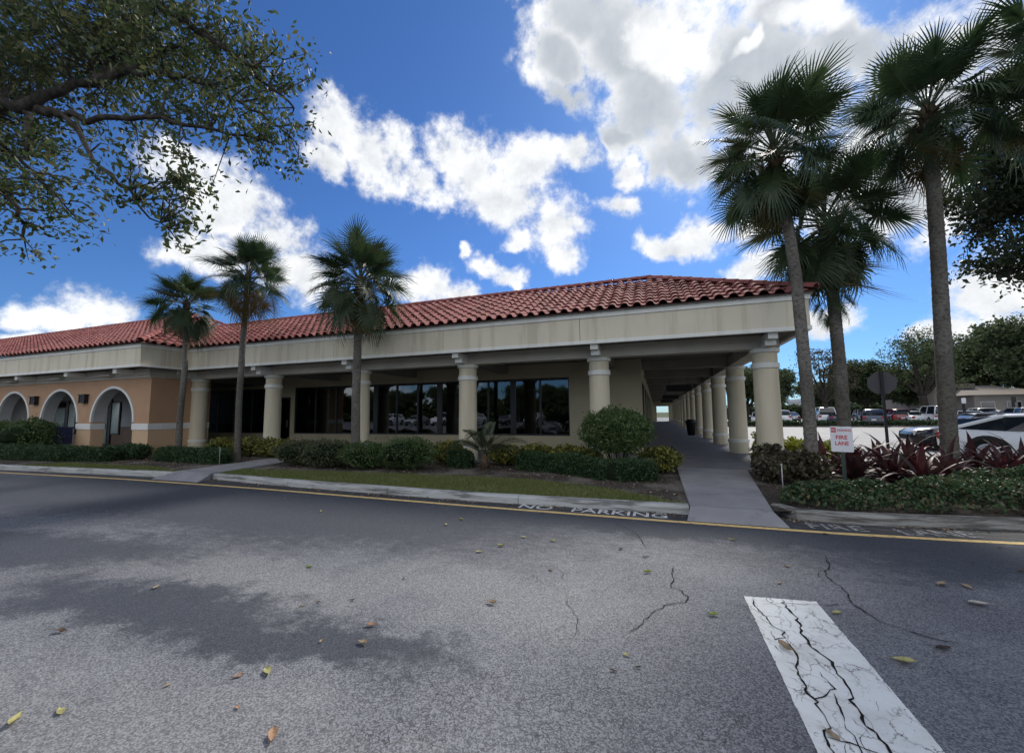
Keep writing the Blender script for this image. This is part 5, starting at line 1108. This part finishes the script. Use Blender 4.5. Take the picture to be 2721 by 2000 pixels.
FAR = [(2012, 60, 'sedan', 'paint_white', 'white car seen between the corridor columns'), (2070, 58, 'suv', 'paint_white', 'white suv just right of the corner column'), (2092, 63, 'sedan', 'paint_silver', 'silver car half hidden by the leaning palm'), (2158, 60, 'suv', 'paint_red', 'red suv right of the leaning palm trunk'), (2181, 58, 'van', 'paint_white', 'boxy white van between the palm trunks'),
       (2206, 57, 'sedan', 'paint_blue', 'dark blue car left of the middle palm trunk'), (2290, 64, 'suv', 'paint_silver', 'silver suv behind the grey suv'), (2372, 58, 'suv', 'paint_red', 'red suv right of the stop sign post'), (2412, 57, 'sedan', 'paint_white', 'white car in the row right of the red suv'), (2445, 60, 'suv', 'paint_black', 'black suv in the far row behind the black car'), (2476, 55, 'van', 'paint_white', 'white van left of the tallest palm trunk'),
       (2560, 52, 'sedan', 'paint_white', 'white car right of the tallest palm in the far row'), (2610, 56, 'suv', 'paint_white', 'white suv in front of the beige store'), (2655, 52, 'sedan', 'paint_grey', 'grey car in front of the beige store'), (2705, 48, 'suv', 'paint_silver', 'silver suv at the right edge of the far row')]
for i, (sx, Y, k, pt, lab) in enumerate(FAR): car(k, pt, lab, (az_x(sx, Y), Y, 0), R(90 + (180 if i % 3 == 0 else 0) - 12 + 4 * (i % 3)))
for i, (x, k, pt) in enumerate(((-37, 'suv', 'paint_white'), (-32.5, 'sedan', 'paint_silver'), (-28, 'pickup', 'paint_white'), (-23.5, 'suv', 'paint_white'), (-19, 'sedan', 'paint_black'), (-15, 'suv', 'paint_silver'))):
    car(k, pt, ('white suv mirrored at the left of the arcade glass', 'silver car mirrored in the arcade glass', 'white pickup mirrored in the arcade glass', 'white suv mirrored in the middle of the arcade glass', 'black car mirrored in the arcade glass', 'silver suv mirrored at the right of the arcade glass')[i], (x, -21, 0), R(90), 'cars mirrored in the windows')
# lot median, kerbs, light pole, signs
for P, nm in (([(4, 46.2), (60, 47.4), (60, 49.0), (4, 47.8)], 'lot_median'),):
    struct(MB().prism(P, .006, .14).build(nm, M['soil']))
hedge('tall_hedge', 'dark continuous treeline mirrored low in the arcade windows', [(-90, -50), (-45, -52), (5, -50)], 5.0, 4.2, 12000, .6, .4, M['far_leaf'], lumpy=.2, square=2.2)
hedge('low_hedge', 'long low hedge on the far lot median', [(6, 47.1), (30, 47.6), (58, 48.2)], 1.0, .5, 9000, .16, .1, M['hedge'])
hedge('low_hedge', 'distant hedge line closing the parking lot', [(8, 92), (60, 92), (110, 88)], 3.0, 2.6, 9000, .6, .4, M['far_leaf'])
t = thing('lot_light_pole', 'thin parking lot light pole with a flat twin head', 'light pole', (18.4, 60, 0)); MB().lathe([(.3, 0), (.3, .7)], 12).build('base', M['pale_wall'], t); MB().lathe([(.12, .701), (.08, 8.6)], 10).build('pole', M['pole'], t, True)
for s in (-1, 1): MB().box(s * .95 - .4, s * .95 + .4, -.25, .25, 8.62, 8.86).build('lamp_head', M['pole'], t)
MB().box(-.9, .9, -.05, .05, 8.55, 8.618).build('arm', M['pole'], t)
for sx, Y, lab in ((2556, 50, 'dark thin sign post right of the tallest palm'), (2688, 48, 'dark thin post near the right edge')):
    t = thing('lot_post', lab, 'post', (az_x(sx, Y), Y, 0)); MB().box(-.08, .08, -.06, .06, 0, 2.6).build('post', M['black'], t); MB().box(-.16, .16, -.075, -.062, 2.1, 2.6).build('panel', M['sign' if Y == 50 else 'black'], t)

# ---------------------------------------------------------------- far buildings
def far_box(nm, lab, x0, x1, y, h, mt, roof_mt, gable=0, depth=12, wins=5, wz=(1, 2.4)):
    t = thing(nm, lab, 'building', ((x0 + x1) / 2, y, 0)); w = (x1 - x0) / 2
    MB().box(-w, w, 0, depth, 0, h).build('wall', M[mt], t)
    if gable:
        m = MB(); o_ = .6; m.v = [(-w - o_, -o_, h), (w + o_, -o_, h), (w + o_, depth + o_, h), (-w - o_, depth + o_, h), (-w * .55, depth / 2, h + gable), (w * .55, depth / 2, h + gable)]; m.f = [(0, 1, 5, 4), (1, 2, 5), (2, 3, 4, 5), (3, 0, 4), (3, 2, 1, 0)]; m.build('roof', M[roof_mt], t)
    else: MB().box(-w - .3, w + .3, -.3, depth, h + .002, h + .6).build('roof', M[roof_mt], t)
    for i in range(wins):
        cx_ = -w + (i + .5) * 2 * w / wins; f_ = MB().box(cx_ - w / wins * .55, cx_ + w / wins * .55, -.06, -.002, wz[0], wz[1]).build('window', M['white'], t); MB().box(cx_ - w / wins * .48, cx_ + w / wins * .48, -.09, -.062, wz[0] + .1, wz[1] - .1).build('pane', M['carglass'], f_)
    return t
far_box('far_store', 'long white low store far across the lot left of the stop sign', az_x(2140, 96), az_x(2350, 96), 96, 3.4, 'pale_wall', 'pale_wall', wins=7, wz=(.9, 2.3))
far_box('far_store', 'beige store with brown hip roof beyond the lot on the right', az_x(2585, 60), az_x(2800, 60), 60, 3.1, 'beige_wall', 'beige_roof', gable=1.3, wins=3, wz=(.6, 2.4))
far_box('far_store', 'plain beige store block left of the hip roofed store', az_x(2480, 64), az_x(2578, 64), 64, 4.0, 'beige_wall', 'beige_wall', wins=1)

# ---------------------------------------------------------------- fallen leaves
def fallen(seed, mt):
    rr = random.Random(seed); n = 6; m = MB(); curl = rr.uniform(.6, 1.6); tw_ = rr.uniform(-.5, .5)
    for i in range(n + 1):
        f = i / n; w = .5 * math.sin(math.pi * f ** .8) * .52 + .002
        for j, u in enumerate((-1, 0, 1)):
            m.v.append((f - .5, u * w * .85, .02 + abs(u) * w * curl * .55 + (f - .5) ** 2 * .5 * curl + u * (f - .5) * tw_ * .3))
    for i in range(n): a = 3 * i; m.f += [(a, a + 1, a + 4, a + 3), (a + 1, a + 2, a + 5, a + 4)]
    m.tube([(.5, 0, .1), (.62, 0, .14), (.72, .02, .12)], [.014, .012, .008], 4)
    return m.mesh('fallen_leaf', M[mt], True)
FL = [(-3.163, 1.261, 'y', .10, 'long yellow leaf at the lower left corner of the road'), (-3.033, 1.377, 'y', .085, 'upcurled yellow leaf second from the lower left corner'), (-4.146, 1.844, 'b', .085, 'flat brown leaf alone on grey asphalt at the left'), (-4.366, 2.57, 't', .085, 'tan leaf on the left dark asphalt patch'),
      (-3.429, 3.401, 'g', .08, 'green leaf on the pale band between dark asphalt patches'), (-2.047, 2.63, 'o', .085, 'orange yellow leaf at the right tip of the dark patch'), (-1.949, 2.416, 't', .085, 'curled pale tan leaf on the right tip of the dark patch'), (-2.287, 1.975, 'y', .095, 'large yellow leaf in the lower left middle of the road'),
      (-2.422, 1.887, 'o', .06, 'small orange leaf beside the large yellow leaf'), (-2.166, 1.699, 'o', .04, 'tiny rust leaf near the bottom edge'), (-1.814, 1.612, 'o', .10, 'faded rust leaf nearest the bottom edge'), (1.379, 3.3, 'y', .13, 'long olive leaf right of the white painted bar'), (2.354, 4.408, 'w', .15, 'long pale leaf far right of the white bar'),
      (1.7, 3.559, 'k', .10, 'dark leaf right of the white painted bar'), (1.243, 3.909, 'y', .09, 'yellow leaf touching the top right of the white bar'), (.739, 3.24, 't', .11, 'crumpled tan leaf lying on the white bar'), (.734, 2.475, 't', .08, 'pale tan leaf low on the white bar'), (2.325, 4.794, 't', .13, 'rust tan leaf at the right, left one of a pair'), (2.504, 4.809, 't', .12, 'rust tan leaf at the right, right one of a pair'),
      (.35, 3.583, 'g', .08, 'green yellow leaf left of the white bar top'), (-1.336, 3.235, 't', .10, 'crumpled tan leaf in the middle of the road')]
for i, (x, y, c_, L, lab) in enumerate(FL):
    o = tag(link('fallen_leaf', fallen(i, 'leaf_' + c_), None, (x, y, .003)), lab, 'leaf', 'fallen leaves on the road'); o.scale = (L, L, L); o.rotation_euler.z = random.uniform(0, 6.28)
SM = [(-2.79, 2.714, 't'), (-2.719, 2.806, 'b'), (-2.47, 2.921, 'b'), (-2.734, 1.696, 't'), (-2.32, 3.446, 'b'), (-1.937, 4.348, 'y'), (-5.166, 5.331, 'y'), (-2.846, 5.243, 'y'), (-2.773, 5.574, 'y'), (-6.663, 5.98, 't'), (-2.237, 2.346, 't'), (-1.631, 5.014, 'y'), (-1.778, 4.617, 'y'), (-1.243, 4.981, 'y'), (-.435, 4.926, 'k'), (-.164, 4.745, 'k'), (-.136, 4.304, 'g'), (-1.048, 4.075, 'b'), (.807, 5.669, 'y'), (1.186, 4.897, 't'), (.992, 4.41, 't'), (1.951, 6.271, 'k'), (3.22, 5.407, 'b'), (-.304, 2.65, 'k'), (-.165, 2.729, 'k'), (-.237, 2.838, 'y'), (3.567, 6.243, 'k')]
SN = ['tiny tan scrap left of two brown ones above the dark patch', 'tiny brown scrap just right of a tan one above the dark patch', 'brown curled scrap above the dark patch tip', 'tiny tan scrap in the lower left, alone', 'thin brown twig like leaf on pale asphalt left of centre', 'small yellow leaf left of the road centre', 'small yellow leaf on dark asphalt below the lawn',
      'small yellow leaf, nearer of two close together left of centre', 'small yellow leaf, farther of two close together left of centre', 'tan scrap near the yellow line at the left', 'faint tan scrap on the dark patch', 'yellow leaf below the painted word, middle of three', 'yellow leaf below the painted word, nearest of three', 'yellow leaf below the painted word, right one of three',
      'blackish leaf scrap in the far middle, left of two', 'blackish leaf scrap in the far middle, right of two', 'green leaf left of the long crack', 'small brown scrap in the middle of the road', 'yellow leaf below the walkway ramp', 'tan leaf behind the white bar, farther one', 'tan leaf behind the white bar, nearer one', 'black scrap lying on the yellow line', 'brown scrap at the right edge of the road',
      'black crumb on the crazed asphalt, left of two', 'black crumb on the crazed asphalt, right of two', 'tiny yellow scrap above the crazed asphalt', 'black scrap near the yellow line at the right edge']
for i, (x, y, c_) in enumerate(SM):
    L = .07 if c_ in 'yg' else .055; L *= 1.25 if y > 4 else .8
    o = tag(link('fallen_leaf', fallen(40 + i, 'leaf_' + c_), None, (x, y, .003)), SN[i], 'leaf', 'small fallen leaves on the road'); o.scale = (L, L, L); o.rotation_euler.z = random.uniform(0, 6.28)
